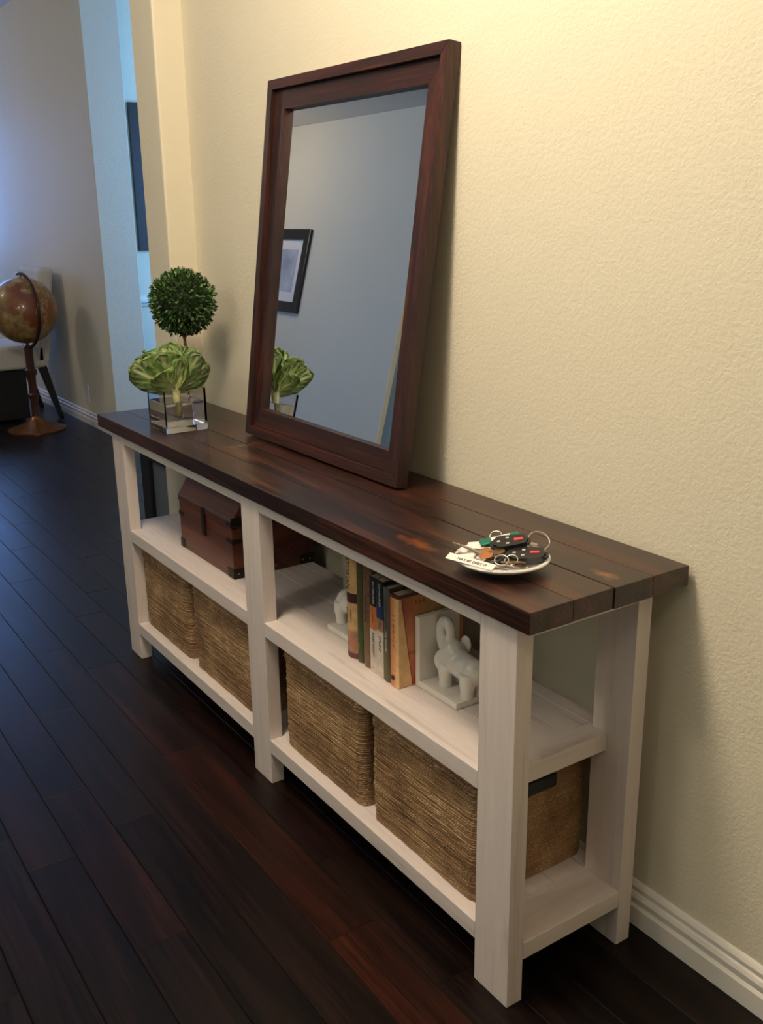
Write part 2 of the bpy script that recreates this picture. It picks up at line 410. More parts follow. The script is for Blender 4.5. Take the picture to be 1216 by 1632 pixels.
for a, b_ in bays:
    for y in (YF+0.06, YB+LT-0.75):
        bm = bmesh.new(); bm_box(bm, a, b_, y-(0.05 if y < 5 else 0), y+0.75, H-T-AP, H-T, 0.04); obj('apron', bm, M_WX, ct)
    for z in (ZM, ZB):
        bm = bmesh.new(); bm_box(bm, a, b_, YF, YF+LT, z-RT, z, 0.08, 2); obj('rail', bm, M_WX, ct, smooth=40)
        bm = bmesh.new(); bm_box(bm, a, b_, YB+0.05, YB+LT, z-RT, z, 0.08, 2); obj('rail', bm, M_WX, ct, smooth=40)
for x in (XL, XR-LW+2.0):
    bm = bmesh.new(); bm_box(bm, x+(0.0 if x < 9 else 0.6), x+(0.75 if x < 9 else 1.35), YF+LT, YB, H-T-AP, H-T, 0.04); obj('apron', bm, M_WY, ct)
# shelf boards between the rails (long boards) and end boards across
def shelf(z, x0, x1, xe, eb):
    yw = (YB-YF-LT)/3
    for i in range(3):
        bm = bmesh.new(); bm_box(bm, x0, x1, YF+LT+i*yw+0.02, YF+LT+(i+1)*yw-0.02, z-0.8, z-0.03-0.01*(i % 2), 0.035, 1)
        obj('shelf_board', bm, M_WX, ct)
    bm = bmesh.new(); bm_box(bm, x1+0.03, xe, YF+LT+0.005, YB-0.005, z-RT, z-0.02, 0.08, 2)
    obj('end_board', bm, M_WY, ct, smooth=40)
shelf(ZM, XL+0.8, 70.9, XR-2.06, 0)
shelf(ZB, XL+0.8, 71.35, XR, 0)
for z in (ZM, ZB):
    bm = bmesh.new(); bm_box(bm, XL, XL+0.77, YF+LT+0.005, YB-0.005, z-RT, z-0.02, 0.08, 2); obj('end_board', bm, M_WY, ct, smooth=40)

# ================================================================== MIRROR
mx, my, mth = 20.30, 10.02, 0.1263
mex = Vector((1, 0, 0)); mup = Vector((0, math.sin(mth), math.cos(mth))); mn = Vector((0, -math.cos(mth), math.sin(mth)))
MO = Vector((mx, my, H+0.03))
def ML(a, b, c): return MO+mex*a+mup*b+mn*c
mir = empty('framed_mirror', (35, 10.5, H), 'tall mirror in a red-brown wooden frame leaning on the cream wall', 'mirror')
OC = {'BL': (1.57, 0.12), 'TL': (1.76, 35.35), 'TR': (31.05, 35.03), 'BR': (29.80, 0.08)}
IC = {'BL': (3.80, 3.0), 'TL': (4.68, 32.52), 'TR': (28.2, 32.24), 'BR': (27.57, 2.88)}
def lerp_c(t):
    return {k: (OC[k][0]+(IC[k][0]-OC[k][0])*t, OC[k][1]+(IC[k][1]-OC[k][1])*t) for k in OC}
def inset(d):
    sg = {'BL': (1, 1), 'TL': (1, -1), 'TR': (-1, -1), 'BR': (-1, 1)}
    return {k: (OC[k][0]+sg[k][0]*d, OC[k][1]+sg[k][1]*d) for k in OC}
def frame_piece(name, A, B, k0, k1, c0, c1, mat, bev=0.05):
    p, q, r_, s = A[k0], A[k1], B[k1], B[k0]
    bm = bmesh.new()
    bm_hull8(bm, [ML(*p, c0), ML(*q, c0), ML(*r_, c0), ML(*s, c0), ML(*p, c1), ML(*q, c1), ML(*r_, c1), ML(*s, c1)], bev, 2)
    obj(name, bm, mat, mir, smooth=40)
lipA, lipB = inset(0), inset(0.95)
for a, b_ in (('BL', 'BR'), ('BR', 'TR'), ('TR', 'TL'), ('TL', 'BL')):
    mt = M_FRAMEH if a+b_ in ('BLBR', 'TRTL') else M_FRAME
    frame_piece('frame_edge', lipA, lipB, a, b_, 0.0, 1.17, mt, 0.05)
    frame_piece('frame_board', inset(0.97), IC, a, b_, 0.02, 0.68, mt, 0.025)
bm = bmesh.new()
g = [(3.2, 2.4), (28.3, 2.3), (28.7, 32.8), (4.2, 33.0)]
bm_hull8(bm, [ML(*p, 0.05) for p in g]+[ML(*p, 0.15) for p in g]); obj('mirror_glass', bm, M_MIRROR, mir, label='silvered mirror glass')
bm = bmesh.new()
bm_hull8(bm, [ML(*p, 0.03) for p in g]+[ML(*p, 0.045) for p in g]); obj('back_panel', bm, M_LEGD, mir)

# ================================================================== BASKETS
def basket_mat():
    m, nt, b = new_mat('seagrass_rope')
    uv = N(nt, 'ShaderNodeUVMap'); mp = N(nt, 'ShaderNodeMapping'); L(nt, uv.outputs[0], mp.inputs[0]); mp.inputs['Scale'].default_value = (1, 1, 1)
    oi = N(nt, 'ShaderNodeObjectInfo'); cm = N(nt, 'ShaderNodeCombineXYZ'); L(nt, math_n(nt, 'MULTIPLY', oi.outputs['Random'], 50.0), cm.inputs[0]); L(nt, cm.outputs[0], mp.inputs['Location'])
    st = N(nt, 'ShaderNodeMapping'); L(nt, mp.outputs[0], st.inputs[0]); st.inputs['Scale'].default_value = (4.5, 7.0, 1)
    n1 = noise_n(nt, st.outputs[0], 1.6, 6, 0.8, 0.5)
    n2 = noise_n(nt, mp.outputs[0], 0.25, 3, 0.6)
    st2 = N(nt, 'ShaderNodeMapping'); L(nt, mp.outputs[0], st2.inputs[0]); st2.inputs['Scale'].default_value = (9, 18, 1)
    n3 = noise_n(nt, st2.outputs[0], 1.0, 3, 0.7)
    f = math_n(nt, 'ADD', math_n(nt, 'MULTIPLY', n1, 0.7), math_n(nt, 'MULTIPLY', n2, 0.3))
    c = ramp(nt, f, [(0.38, (0.055, 0.028, 0.016)), (0.46, (0.24, 0.128, 0.058)), (0.55, (0.41, 0.245, 0.115)), (0.64, (0.85, 0.62, 0.34))])
    L(nt, c, b.inputs['Base Color']); b.inputs['Roughness'].default_value = 0.6
    bump(nt, b, n3, 0.6, 0.0015)
    return m
M_ROPE = basket_mat()
def rope_wall(bm, x0, x1, y0, y1, z0, z1, rows, r=0.85, amp=0.07, seed=0, flare=0.0, step=0.16, tw=0.55, uvl=None):
    per = []
    def arc(cx, cy, a0):
        for i in range(7):
            a = a0+math.pi/2*i/7; per.append((cx+r*math.cos(a), cy+r*math.sin(a), math.cos(a), math.sin(a)))
    def line(xa, ya, xb, yb, nx, ny):
        n = int(math.hypot(xb-xa, yb-ya)/step)
        for i in range(n): per.append((xa+(xb-xa)*i/n, ya+(yb-ya)*i/n, nx, ny))
    line(x0+r, y0, x1-r, y0, 0, -1); arc(x1-r, y0+r, -math.pi/2); line(x1, y0+r, x1, y1-r, 1, 0); arc(x1-r, y1-r, 0)
    line(x1-r, y1, x0+r, y1, 0, 1); arc(x0+r, y1-r, math.pi/2); line(x0, y1-r, x0, y0+r, -1, 0); arc(x0+r, y0+r, math.pi)
    n = len(per); sub = 4; rr = rows*sub; grid = []
    rnd = random.Random(seed)
    rowd = [rnd.uniform(-0.02, 0.035) for _ in range(rows+1)]
    for j in range(rr+1):
        v = j/rr; row = v*rows; k = min(int(row), rows-1); ph = row-k
        ring = []
        for i, (x, y, nx, ny) in enumerate(per):
            wob = noise.noise(Vector((i*0.11, k*0.73+seed*9, 0)))*1.1
            tws = math.sin(i*step/tw*2*math.pi+ (k % 2)*1.7+k*2.3 + ph*3.0)
            d = amp*math.sqrt(max(0, math.sin(math.pi*min(max(ph, 0.0), 1.0))))*(1+0.6*tws) - amp + rowd[k] + 0.05*wob
            bul = 0.10*math.sin(math.pi*v)*(1) + flare*v + 0.08*noise.noise(Vector((i*0.02, v*2, seed)))
            zz = z0+(z1-z0)*v + 0.11*noise.noise(Vector((i*0.05, seed*3.1, k*0.25)))*min(1, 4*v, 4*(1-v))
            ring.append(bm.verts.new((x+nx*(d+bul), y+ny*(d+bul), zz)))
        grid.append(ring)
    for j in range(rr):
        for i in range(n):
            f = bm.faces.new((grid[j][i], grid[j][(i+1) % n], grid[j+1][(i+1) % n], grid[j+1][i]))
            us = (i*step, (i+1)*step, (i+1)*step, i*step); vs_ = (j, j, j+1, j+1)
            for l, u_, v_ in zip(f.loops, us, vs_): l[uvl].uv = (u_, v_/sub*0.19)
    bm.faces.new(list(reversed(grid[0])))
    return grid[-1], per
def make_basket(x0, x1, seed, label):
    cx = (x0+x1)/2; y0, y1 = 1.55, 12.3
    b = empty('storage_basket', (cx, (y0+y1)/2, ZB), label, 'basket', 'woven baskets on the bottom shelf')
    bm = bmesh.new(); uvl = bm.loops.layers.uv.new('UVMap')
    top, per = rope_wall(bm, x0, x1, y0, y1, ZB+0.03, ZB+8.55, 46, amp=0.055, step=0.13, tw=0.36, seed=seed, uvl=uvl)
    obj('basket_body', bm, M_ROPE, b, smooth=True)
    bm = bmesh.new(); uvl = bm.loops.layers.uv.new('UVMap')
    top, per = rope_wall(bm, x0-0.06, x1+0.06, y0-0.06, y1+0.06, ZB+8.5, ZB+9.6, 3, amp=0.14, seed=seed+5, tw=0.3, uvl=uvl, step=0.08)
    obj('braided_rim', bm, M_ROPE, b, smooth=True)
    for sx, xx in ((1, x1), (-1, x0)):
        bm = bmesh.new()
        bm_box(bm, xx-0.3*sx if sx > 0 else xx-0.20, xx+0.20 if sx > 0 else xx+0.3, 4.6, 9.0, ZB+7.1, ZB+8.15, 0.12)
        obj('handle_hole', bm, M_BLACK, b, label='dark handle opening')
    return b
make_basket(7.25, 20.35, 1, 'woven seagrass basket on the bottom shelf, against the far left leg')
make_basket(21.75, 36.6, 2, 'woven seagrass basket on the bottom shelf, just left of the middle leg')
make_basket(42.35, 55.45, 3, 'woven seagrass basket on the bottom shelf, just right of the middle leg')
make_basket(56.85, 70.05, 4, 'woven seagrass basket nearest the camera, behind the front right leg')

# ================================================================== CHEST
ch = empty('wooden_chest', (22.6, 8, ZM), 'small red-brown wooden chest with iron fittings and sloping lid on the shelf', 'chest')
cx0, cx1, cy0, cy1 = 15.84, 29.25, 3.24, 12.55
bm = bmesh.new(); bm_box(bm, cx0, cx1, cy0, cy1, ZM+0.02, ZM+5.35, 0.1); obj('chest_body', bm, M_CHEST, ch, smooth=40)
bm = bmesh.new()
bm_prism(bm, [(cy0-0.08, ZM+5.4), (cy1+0.08, ZM+5.4), (cy1+0.08, ZM+6.0), (cy1-1.9, ZM+9.0), (cy0+1.9, ZM+9.0), (cy0-0.08, ZM+6.0)], 0, cx0-0.08, cx1+0.08, 0.1)
obj('chest_lid', bm, M_CHEST, ch, smooth=40)
bm = bmesh.new(); bm_box(bm, 22.1, 22.95, cy0-0.2, cy0-0.02, ZM+3.0, ZM+6.1, 0.06); bm_lathe(bm, [(0.30, ZM+3.4), (0.32, ZM+3.5), (0.2, ZM+3.6)], 22.5, cy0-0.1, 12)
obj('hasp', bm, M_IRON, ch, label='dark iron hasp')
def bracket(*b):
    bm = bmesh.new()
    for q in b: bm_box(bm, *q, 0.02, 1)
    obj('corner_bracket', bm, M_IRON, ch, label='dark iron corner bracket')
for z, h_ in ((ZM+0.05, 1.0), (ZM+3.75, 0.45)):
    bracket((cx1-0.02, cx1+0.06, cy0-0.06, cy0+1.6, z, z+h_), (cx1-1.3, cx1+0.06, cy0-0.07, cy0+0.01, z, z+h_))
    bracket((cx0-0.06, cx0+0.02, cy0-0.06, cy0+1.6, z, z+h_), (cx0-0.06, cx0+1.0, cy0-0.07, cy0+0.01, z, z+h_))
    bracket((cx1-0.02, cx1+0.06, cy1-1.6, cy1+0.03, z, z+h_))
bracket((cx1+0.04, cx1+0.12, cy0-0.12, cy0+1.1, ZM+5.6, ZM+6.5), (cx1-0.9, cx1+0.12, cy0-0.15, cy0-0.07, ZM+5.6, ZM+6.1))
for y in (cy0+0.5, cy0+1.3, cy1-0.5, cy1-1.3, 8):
    bm = bmesh.new(); ellipsoid(bm, (cx1+0.07, y, ZM+0.5), (0.07, 0.1, 0.1), seg=10); obj('stud', bm, M_BRASS, ch, smooth=True, label='small brass stud')

# ================================================================== BOOKS
def book_mat(name, stops, nscale=90, rough=0.5, streak=(1, 1, 1), extra=None):
    """vertical bands of colour up the spine (print), stops in inches above the shelf"""
    m, nt, b = new_mat(name)
    tc = N(nt, 'ShaderNodeTexCoord'); sp = N(nt, 'ShaderNodeSeparateXYZ'); L(nt, tc.outputs['Object'], sp.inputs[0])
    z = math_n(nt, 'DIVIDE', sp.outputs['Z'], 10*S)
    r = N(nt, 'ShaderNodeValToRGB'); cr = r.color_ramp; cr.interpolation = 'LINEAR'
    pts = []
    for (z0, z1, c) in stops: pts += [(z0/10+0.0005, c), (z1/10-0.0005, c)]
    while len(cr.elements) < len(pts): cr.elements.new(0.5)
    for e, (p, c) in zip(cr.elements, pts): e.position = min(max(p, 0), 1); e.color = (*c, 1)
    L(nt, z, r.inputs[0])
    v = coords(nt, streak); n = noise_n(nt, v, nscale, 5, 0.65)
    c = mix(nt, 1.0, r.outputs[0], ramp(nt, n, [(0.3, (0.75, 0.72, 0.68)), (0.65, (1.1, 1.1, 1.1))]), 'MULTIPLY')
    if extra: c = extra(nt, sp, c, n)
    L(nt, c, b.inputs['Base Color']); b.inputs['Roughness'].default_value = rough
    return m
def make_book(x0, x1, y0, y1, h_, mat, label, roundness=0.12, page=(0.55, 0.47, 0.36), lean=0.0, hard=True, mats=None):
    cxm = (x0+x1)/2
    b = empty('book', (cxm, (y0+y1)/2, ZM), label, 'book', 'books between the elephant bookends')
    ct_ = 0.07 if hard else 0.03; w_ = x1-x0
    bm = bmesh.new()
    # cover: U-shaped outline with rounded spine
    outer = [(x0, y1), (x0, y0+roundness)]
    for i in range(1, 8):
        t = i/8; outer.append((x0+w_*t, y0+roundness-roundness*math.sin(math.pi*t)**0.7))
    outer += [(x1, y0+roundness), (x1, y1), (x1-ct_, y1)]
    inner = [(x1-ct_, y0+roundness+0.06), (x0+ct_, y0+roundness+0.06), (x0+ct_, y1)]
    bm_prism(bm, outer+inner, 2, ZM+0.0, ZM+h_)
    sh = Matrix.Identity(4)
    if lean: bmesh.ops.transform(bm, matrix=Matrix.Translation((x0, 0, ZM)) @ Matrix(((1, 0, lean, 0), (0, 1, 0, 0), (0, 0, 1, 0), (0, 0, 0, 1))) @ Matrix.Translation((-x0, 0, -ZM)), verts=bm.verts)
    obj('cover', bm, mat, b, smooth=30)
    bm = bmesh.new(); bm_box(bm, x0+ct_, x1-ct_, y0+roundness+0.07, y1-0.12, ZM+(0.1 if hard else 0.01), ZM+h_-(0.1 if hard else 0.01))
    if lean: bmesh.ops.transform(bm, matrix=Matrix.Translation((x0, 0, ZM)) @ Matrix(((1, 0, lean, 0), (0, 1, 0, 0), (0, 0, 1, 0), (0, 0, 0, 1))) @ Matrix.Translation((-x0, 0, -ZM)), verts=bm.verts)
    obj('pages', bm, M_PAGES, b, label='yellowed page block')
    return b
M_PAGES, _nt, _b = new_mat('page_edges')
_v = coords(_nt, (60, 1, 1)); L(_nt, ramp(_nt, noise_n(_nt, _v, 20, 2), [(0.3, (0.36, 0.28, 0.2)), (0.7, (0.55, 0.46, 0.35))]), _b.inputs['Base Color']); _b.inputs['Roughness'].default_value = 0.8
def spine_text(b, body, x, y, zc, size, mat, shear=0.0, xs=1.0, gap=0.012):
    # reads from top to bottom down the spine, which faces the hall
    return text('spine_lettering', body, size, basis((x, y-gap, ZM+zc), (0, 0, -1), (1, 0, 0)), mat, b, xs=xs, shear=shear)
M_INKB = plain('brown_ink', (0.10, 0.035, 0.015), 0.6); M_INKW = plain('white_ink', (0.72, 0.70, 0.66), 0.6); M_INKG = plain('grey_ink', (0.25, 0.24, 0.22), 0.6)
M_INKO = plain('dark_orange_ink', (0.35, 0.10, 0.02), 0.6)
cream = (0.66, 0.42, 0.20)
def histo(nt, sp, c, n):
    return c
bk = make_book(50.83, 52.44, 3.02, 9.4, 9.5, book_mat('parchment_spine', [(0, 0.5, (0.14, 0.045, 0.035)), (0.5, 2.3, (0.42, 0.20, 0.13)), (2.6, 4.9, cream), (4.9, 5.75, (0.075, 0.016, 0.018)), (5.75, 10, cream)], 60), 'thick parchment-coloured book with a dark red spine band and tall lettering', 0.34)
spine_text(bk, 'HISTORIAN', 51.50, 3.02, 7.75, 0.70, M_INKB, xs=0.95, gap=0.02)
text('spine_lettering', 'Elizabeth', 0.36, basis((51.38, 3.0, ZM+3.75), (0, 0, -1), (1, 0, 0)), M_INKB, bk, shear=0.2)
text('spine_lettering', 'Kostova', 0.36, basis((51.9, 3.0, ZM+3.75), (0, 0, -1), (1, 0, 0)), M_INKB, bk, shear=0.2)
bk = make_book(52.50, 53.32, 3.12, 8.9, 9.3, book_mat('olive_green_spine', [(0, 0.9, (0.075, 0.062, 0.03)), (1.0, 3.6, (0.055, 0.085, 0.022)), (4.0, 10, (0.075, 0.07, 0.025))], 70), 'thin olive green book beside the thick parchment one', 0.16)
spine_text(bk, 'YA', 52.9, 3.12, 1.55, 0.42, plain('pale_green_ink', (0.22, 0.28, 0.08), 0.6), gap=0.015)
bk = make_book(53.38, 54.66, 3.08, 9.0, 9.25, book_mat('brown_cloth_spine', [(0, 4, (0.20, 0.12, 0.065)), (4, 10, (0.18, 0.10, 0.06))], 70), 'brown book with faint dark lettering, between green and orange spines', 0.2)
spine_text(bk, 'THE', 54.0, 3.08, 7.9, 0.36, M_INKB, gap=0.015); spine_text(bk, 'BOOK OF THE', 54.0, 3.08, 5.1, 0.36, M_INKB, gap=0.015)
bk = make_book(54.76, 55.72, 2.98, 8.2, 8.2, book_mat('black_orange_white_spine', [(0, 3.75, (0.66, 0.58, 0.50)), (3.75, 5.75, (0.60, 0.20, 0.055)), (5.75, 10, (0.012, 0.011, 0.018))], 40), 'slim paperback with black top, orange middle and white bottom on its spine', 0.03, hard=False)
spine_text(bk, 'DU MAURIER', 55.32, 2.98, 6.9, 0.33, M_INKW); spine_text(bk, 'Jane', 55.24, 2.98, 4.7, 0.42, M_INKO, 0.3); spine_text(bk, 'KARE GONT', 55.24, 2.98, 2.5, 0.42, M_INK, 0.25, 0.85); spine_text(bk, '12', 55.24, 2.98, 0.5, 0.3, M_INKG)
bk = make_book(55.76, 56.70, 2.94, 8.2, 8.2, book_mat('black_blue_white_spine', [(0, 3.95, (0.66, 0.58, 0.50)), (3.95, 5.0, (0.38, 0.21, 0.12)), (5.0, 6.1, (0.02, 0.035, 0.14)), (6.1, 10, (0.010, 0.011, 0.022))], 40), 'slim paperback with black and blue top over a tan and white spine', 0.03, hard=False)
spine_text(bk, 'DU MAURIER', 56.28, 2.94, 7.0, 0.33, M_INKW); spine_text(bk, 'The', 56.25, 2.94, 4.5, 0.38, M_INKB, 0.2); spine_text(bk, 'STRANE', 56.22, 2.94, 2.9, 0.42, M_INK, 0.25, 0.85); spine_text(bk, '14', 56.24, 2.94, 0.5, 0.3, M_INKG)
bk = make_book(56.76, 57.56, 2.92, 8.6, 7.9, book_mat('grey_green_spine', [(0, 3.4, (0.115, 0.095, 0.05)), (4.2, 10, (0.10, 0.10, 0.085))], 70), 'narrow grey-green book with dark script beside the orange hardback', 0.08)
spine_text(bk, 'The New Annotated', 57.14, 2.92, 5.7, 0.30, M_INK, 0.15, gap=0.015); spine_text(bk, 'THE TREASURE', 57.14, 2.92, 3.4, 0.24, M_INKW, gap=0.015)
# orange hardback with dust jacket
def orange_extra(nt, sp, c, n):
    gx = N(nt, 'ShaderNodeMapRange'); gx.inputs['From Min'].default_value = -0.66*S; gx.inputs['From Max'].default_value = 0.45*S
    L(nt, sp.outputs['X'], gx.inputs['Value'])
    zc = N(nt, 'ShaderNodeMapRange'); zc.inputs['From Min'].default_value = 0; zc.inputs['From Max'].default_value = 7.6*S; L(nt, sp.outputs['Z'], zc.inputs['Value'])
    spine = ramp(nt, gx.outputs[0], [(0.0, (0.58, 0.10, 0.035)), (0.5, (0.72, 0.29, 0.11)), (0.95, (0.78, 0.50, 0.24))])
    yc = N(nt, 'ShaderNodeMapRange'); yc.inputs['From Min'].default_value = -2.75*S; yc.inputs['From Max'].default_value = -0.2*S; L(nt, sp.outputs['Y'], yc.inputs['Value'])
    cover = ramp(nt, yc.outputs[0], [(0.0, (0.42, 0.09, 0.05)), (0.5, (0.50, 0.20, 0.08)), (1.0, (0.45, 0.26, 0.09))])
    low = ramp(nt, zc.outputs[0], [(0.0, (0.55, 0.09, 0.05)), (0.5, (0.62, 0.24, 0.11))])
    zf = ramp(nt, zc.outputs[0], [(0.45, (0, 0, 0)), (0.8, (1, 1, 1))])
    cover = mix(nt, zf, low, cover)
    # the jacket's spine colour wraps onto the board in a wedge that widens downward
    edge = math_n(nt, 'ADD', math_n(nt, 'MULTIPLY', zc.outputs[0], -1.05*S), (-3.02+1.26)*S)
    fx = math_n(nt, 'LESS_THAN', sp.outputs['Y'], edge)
    out = mix(nt, fx, cover, spine)
    ln = math_n(nt, 'LESS_THAN', math_n(nt, 'ABSOLUTE', math_n(nt, 'SUBTRACT', sp.outputs['Y'], edge)), 0.035*S)
    out = mix(nt, ln, out, (0.05, 0.015, 0.01))
    top = math_n(nt, 'GREATER_THAN', sp.outputs['Z'], 7.45*S)
    out = mix(nt, top, out, (0.09, 0.02, 0.02))
    return mix(nt, 1.0, out, ramp(nt, n, [(0.3, (0.85, 0.82, 0.8)), (0.6, (1.05, 1.05, 1.05))]), 'MULTIPLY')
bk = make_book(57.66, 58.82, 2.86, 9.2, 7.72, book_mat('orange_jacket', [(0, 10, (0.5, 0.2, 0.1))], 50, extra=orange_extra), 'orange and cream hardback leaning against the right bookend', 0.12)
for zc, s_ in ((6.05, '—'), (5.65, '—'), (5.1, 'F'), (4.72, 'E'), (4.3, 'L'), (3.95, '—'), (3.6, 'L')):
    text('spine_lettering', s_, 0.5, basis((58.3, 2.845, ZM+zc), (1, 0, 0), (0, 0, 1)), M_INKB, bk)
bm = bmesh.new(); bm_box(bm, 58.0, 58.35, 2.80, 2.84, ZM+0.62, ZM+0.98); obj('publisher_mark', bm, M_INK, bk)
text('cover_lettering', 'PO', 0.42, basis((58.835, 4.22, ZM+2.75), (0, 1, 0), (0, 0, 1)), M_INKB, bk)
text('cover_lettering', 'B A R', 0.42, basis((58.835, 5.0, ZM+6.85), (0, 1, 0), (0, 0, 1)), M_INKB, bk)

# ================================================================== BOOKENDS
def remesh_bm(bm, voxel, name):
    me = bpy.data.meshes.new(name+'_src'); bmesh.ops.recalc_face_normals(bm, faces=bm.faces); bm.to_mesh(me); bm.free()
    o = bpy.data.objects.new(name+'_src', me); COL.objects.link(o)
    md = o.modifiers.new('r', 'REMESH'); md.mode = 'VOXEL'; md.voxel_size = voxel
    sm = o.modifiers.new('s', 'SMOOTH'); sm.factor = 0.5; sm.iterations = 14
    dg = bpy.context.evaluated_depsgraph_get(); me2 = bpy.data.meshes.new_from_object(o.evaluated_get(dg))
    bpy.data.objects.remove(o)
    b2 = bmesh.new(); b2.from_mesh(me2); bpy.data.meshes.remove(me2)
    return b2
def elephant_bm():
    bm = bmesh.new(); y = 6.35; z0 = ZM+0.52
    E = lambda c, r, rot=None: ellipsoid(bm, (c[0], y+c[1], z0+c[2]), r, rot)
    E((62.75, 0, 1.95), (1.55, 1.08, 1.05)); E((61.8, 0, 2.15), (1.05, 1.0, 1.0)); E((63.7, 0, 1.9), (0.95, 1.0, 1.08))
    E((61.15, 0, 2.85), (0.85, 0.85, 0.85)); E((60.85, 0, 3.15), (0.66, 0.66, 0.7)); E((61.5, 0, 2.5), (0.9, 0.85, 0.8))
    for lx, ly in ((61.2, -0.66), (61.1, 0.66), (63.75, -0.62), (63.95, 0.62)):
        bm_tube(bm, [(lx+(0.15 if lx < 62 else -0.05), y+ly*0.8, z0+1.9), (lx, y+ly, z0+1.1), (lx-0.03, y+ly, z0+0.5), (lx-0.05, y+ly, z0+0.15), (lx-0.05, y+ly, z0-0.06)], [0.75, 0.62, 0.50, 0.52, 0.52], 16)
    # trunk, raised and curled back to the forehead
    tp = [(60.75, 2.55), (60.25, 2.75), (59.95, 3.25), (59.82, 3.8), (59.88, 4.35), (60.1, 4.75), (60.45, 4.88), (60.75, 4.68), (60.9, 4.3), (60.9, 3.85), (60.82, 3.5)]
    fine = []
    for i in range(len(tp)-1):
        for k in range(3): t = k/3; fine.append((tp[i][0]*(1-t)+tp[i+1][0]*t, y, z0+tp[i][1]*(1-t)+tp[i+1][1]*t))
    fine.append((tp[-1][0], y, z0+tp[-1][1]))
    n = len(fine); bm_tube(bm, fine, [0.56-0.22*i/n for i in range(n)], 14)
    # ears: broad drooping discs
    for s in (-1, 1):
        m = Matrix.Translation((60.95 if s < 0 else 61.4, y+s*1.0, z0+(2.15 if s < 0 else 3.0))) @ Matrix.Rotation(0.35, 4, 'Z') @ Matrix.Rotation(0.2, 4, 'Y') @ Matrix.Diagonal((0.58, 0.17, 0.88 if s < 0 else 0.85, 1))
        bmesh.ops.create_uvsphere(bm, u_segments=20, v_segments=12, radius=1, matrix=m)
    bm_tube(bm, [(64.35, y, z0+2.3), (64.6, y, z0+1.7), (64.5, y, z0+1.1)], [0.13, 0.09, 0.1], 8)
    b2 = remesh_bm(bm, 0.055, 'elephant')
    return b2
be = empty('elephant_bookend', (61.4, 6.4, ZM), 'white bookend with a trunk-up elephant, right of the books by the front right leg', 'bookend', 'white elephant bookends')
bm = bmesh.new(); bm_box(bm, 59.45, 64.05, 4.46, 8.4, ZM+0.01, ZM+0.5, 0.04); obj('base_board', bm, M_BOOKEND, be)
bm = bmesh.new(); bm_box(bm, 58.90, 59.44, 4.46, 8.4, ZM+0.01, ZM+5.80, 0.04); obj('upright_board', bm, M_BOOKEND, be)
el = obj('elephant', elephant_bm(), M_CERAM, be, smooth=True, label='glossy white elephant with raised curled trunk')
be2 = be.copy(); COL.objects.link(be2); WL[be2.name] = Vector(WL['elephant_bookend'])
be2['label'] = 'white elephant bookend at the left end of the books, mostly hidden by them'
be2.location = Vector((50.73-2.5, 6.4, ZM))*S
for c_ in list(be.children):
    k = c_.copy(); k.data = c_.data.copy(); k.data.transform(Matrix.Diagonal((-1, 1, 1, 1))); k.data.flip_normals(); COL.objects.link(k); k.parent = be2
# be's origin is x=61.4: mirrored panel lies at +2.5 from it

# ================================================================== VASE, CABBAGE, TOPIARY
vx0, vx1, vy0, vy1 = 11.85, 16.62, 2.1, 6.93
vz0, vz1 = H+0.02, H+4.62
va = empty('glass_vase', (14.2, 4.5, H), 'square clear glass vase half full of water on the left end of the tabletop', 'vase')
bm = bmesh.new(); t = 0.2
def ring_sq(z, d): return [bm.verts.new(p) for p in ((vx0+d, vy0+d, z), (vx1-d, vy0+d, z), (vx1-d, vy1-d, z), (vx0+d, vy1-d, z))]
o0, o1, i1, i0 = ring_sq(vz0, 0), ring_sq(vz1, 0), ring_sq(vz1, t), ring_sq(vz0+0.62, t)
for A, B in ((o0, o1), (o1, i1), (i1, i0)):
    for i in range(4): bm.faces.new((A[i], A[(i+1) % 4], B[(i+1) % 4], B[i]))
bm.faces.new(list(reversed(o0))); bm.faces.new(i0)
bmesh.ops.bevel(bm, geom=list(bm.edges), offset=0.035, segments=2, affect='EDGES')
obj('glass_body', bm, M_GLASS, va, smooth=35)
bm = bmesh.new(); bm_box(bm, vx0+t+0.012, vx1-t-0.012, vy0+t+0.012, vy1-t-0.012, vz0+0.635, vz0+3.25, 0.09, 3); wt = obj('water', bm, M_WATER, va, smooth=35, label='clear water')

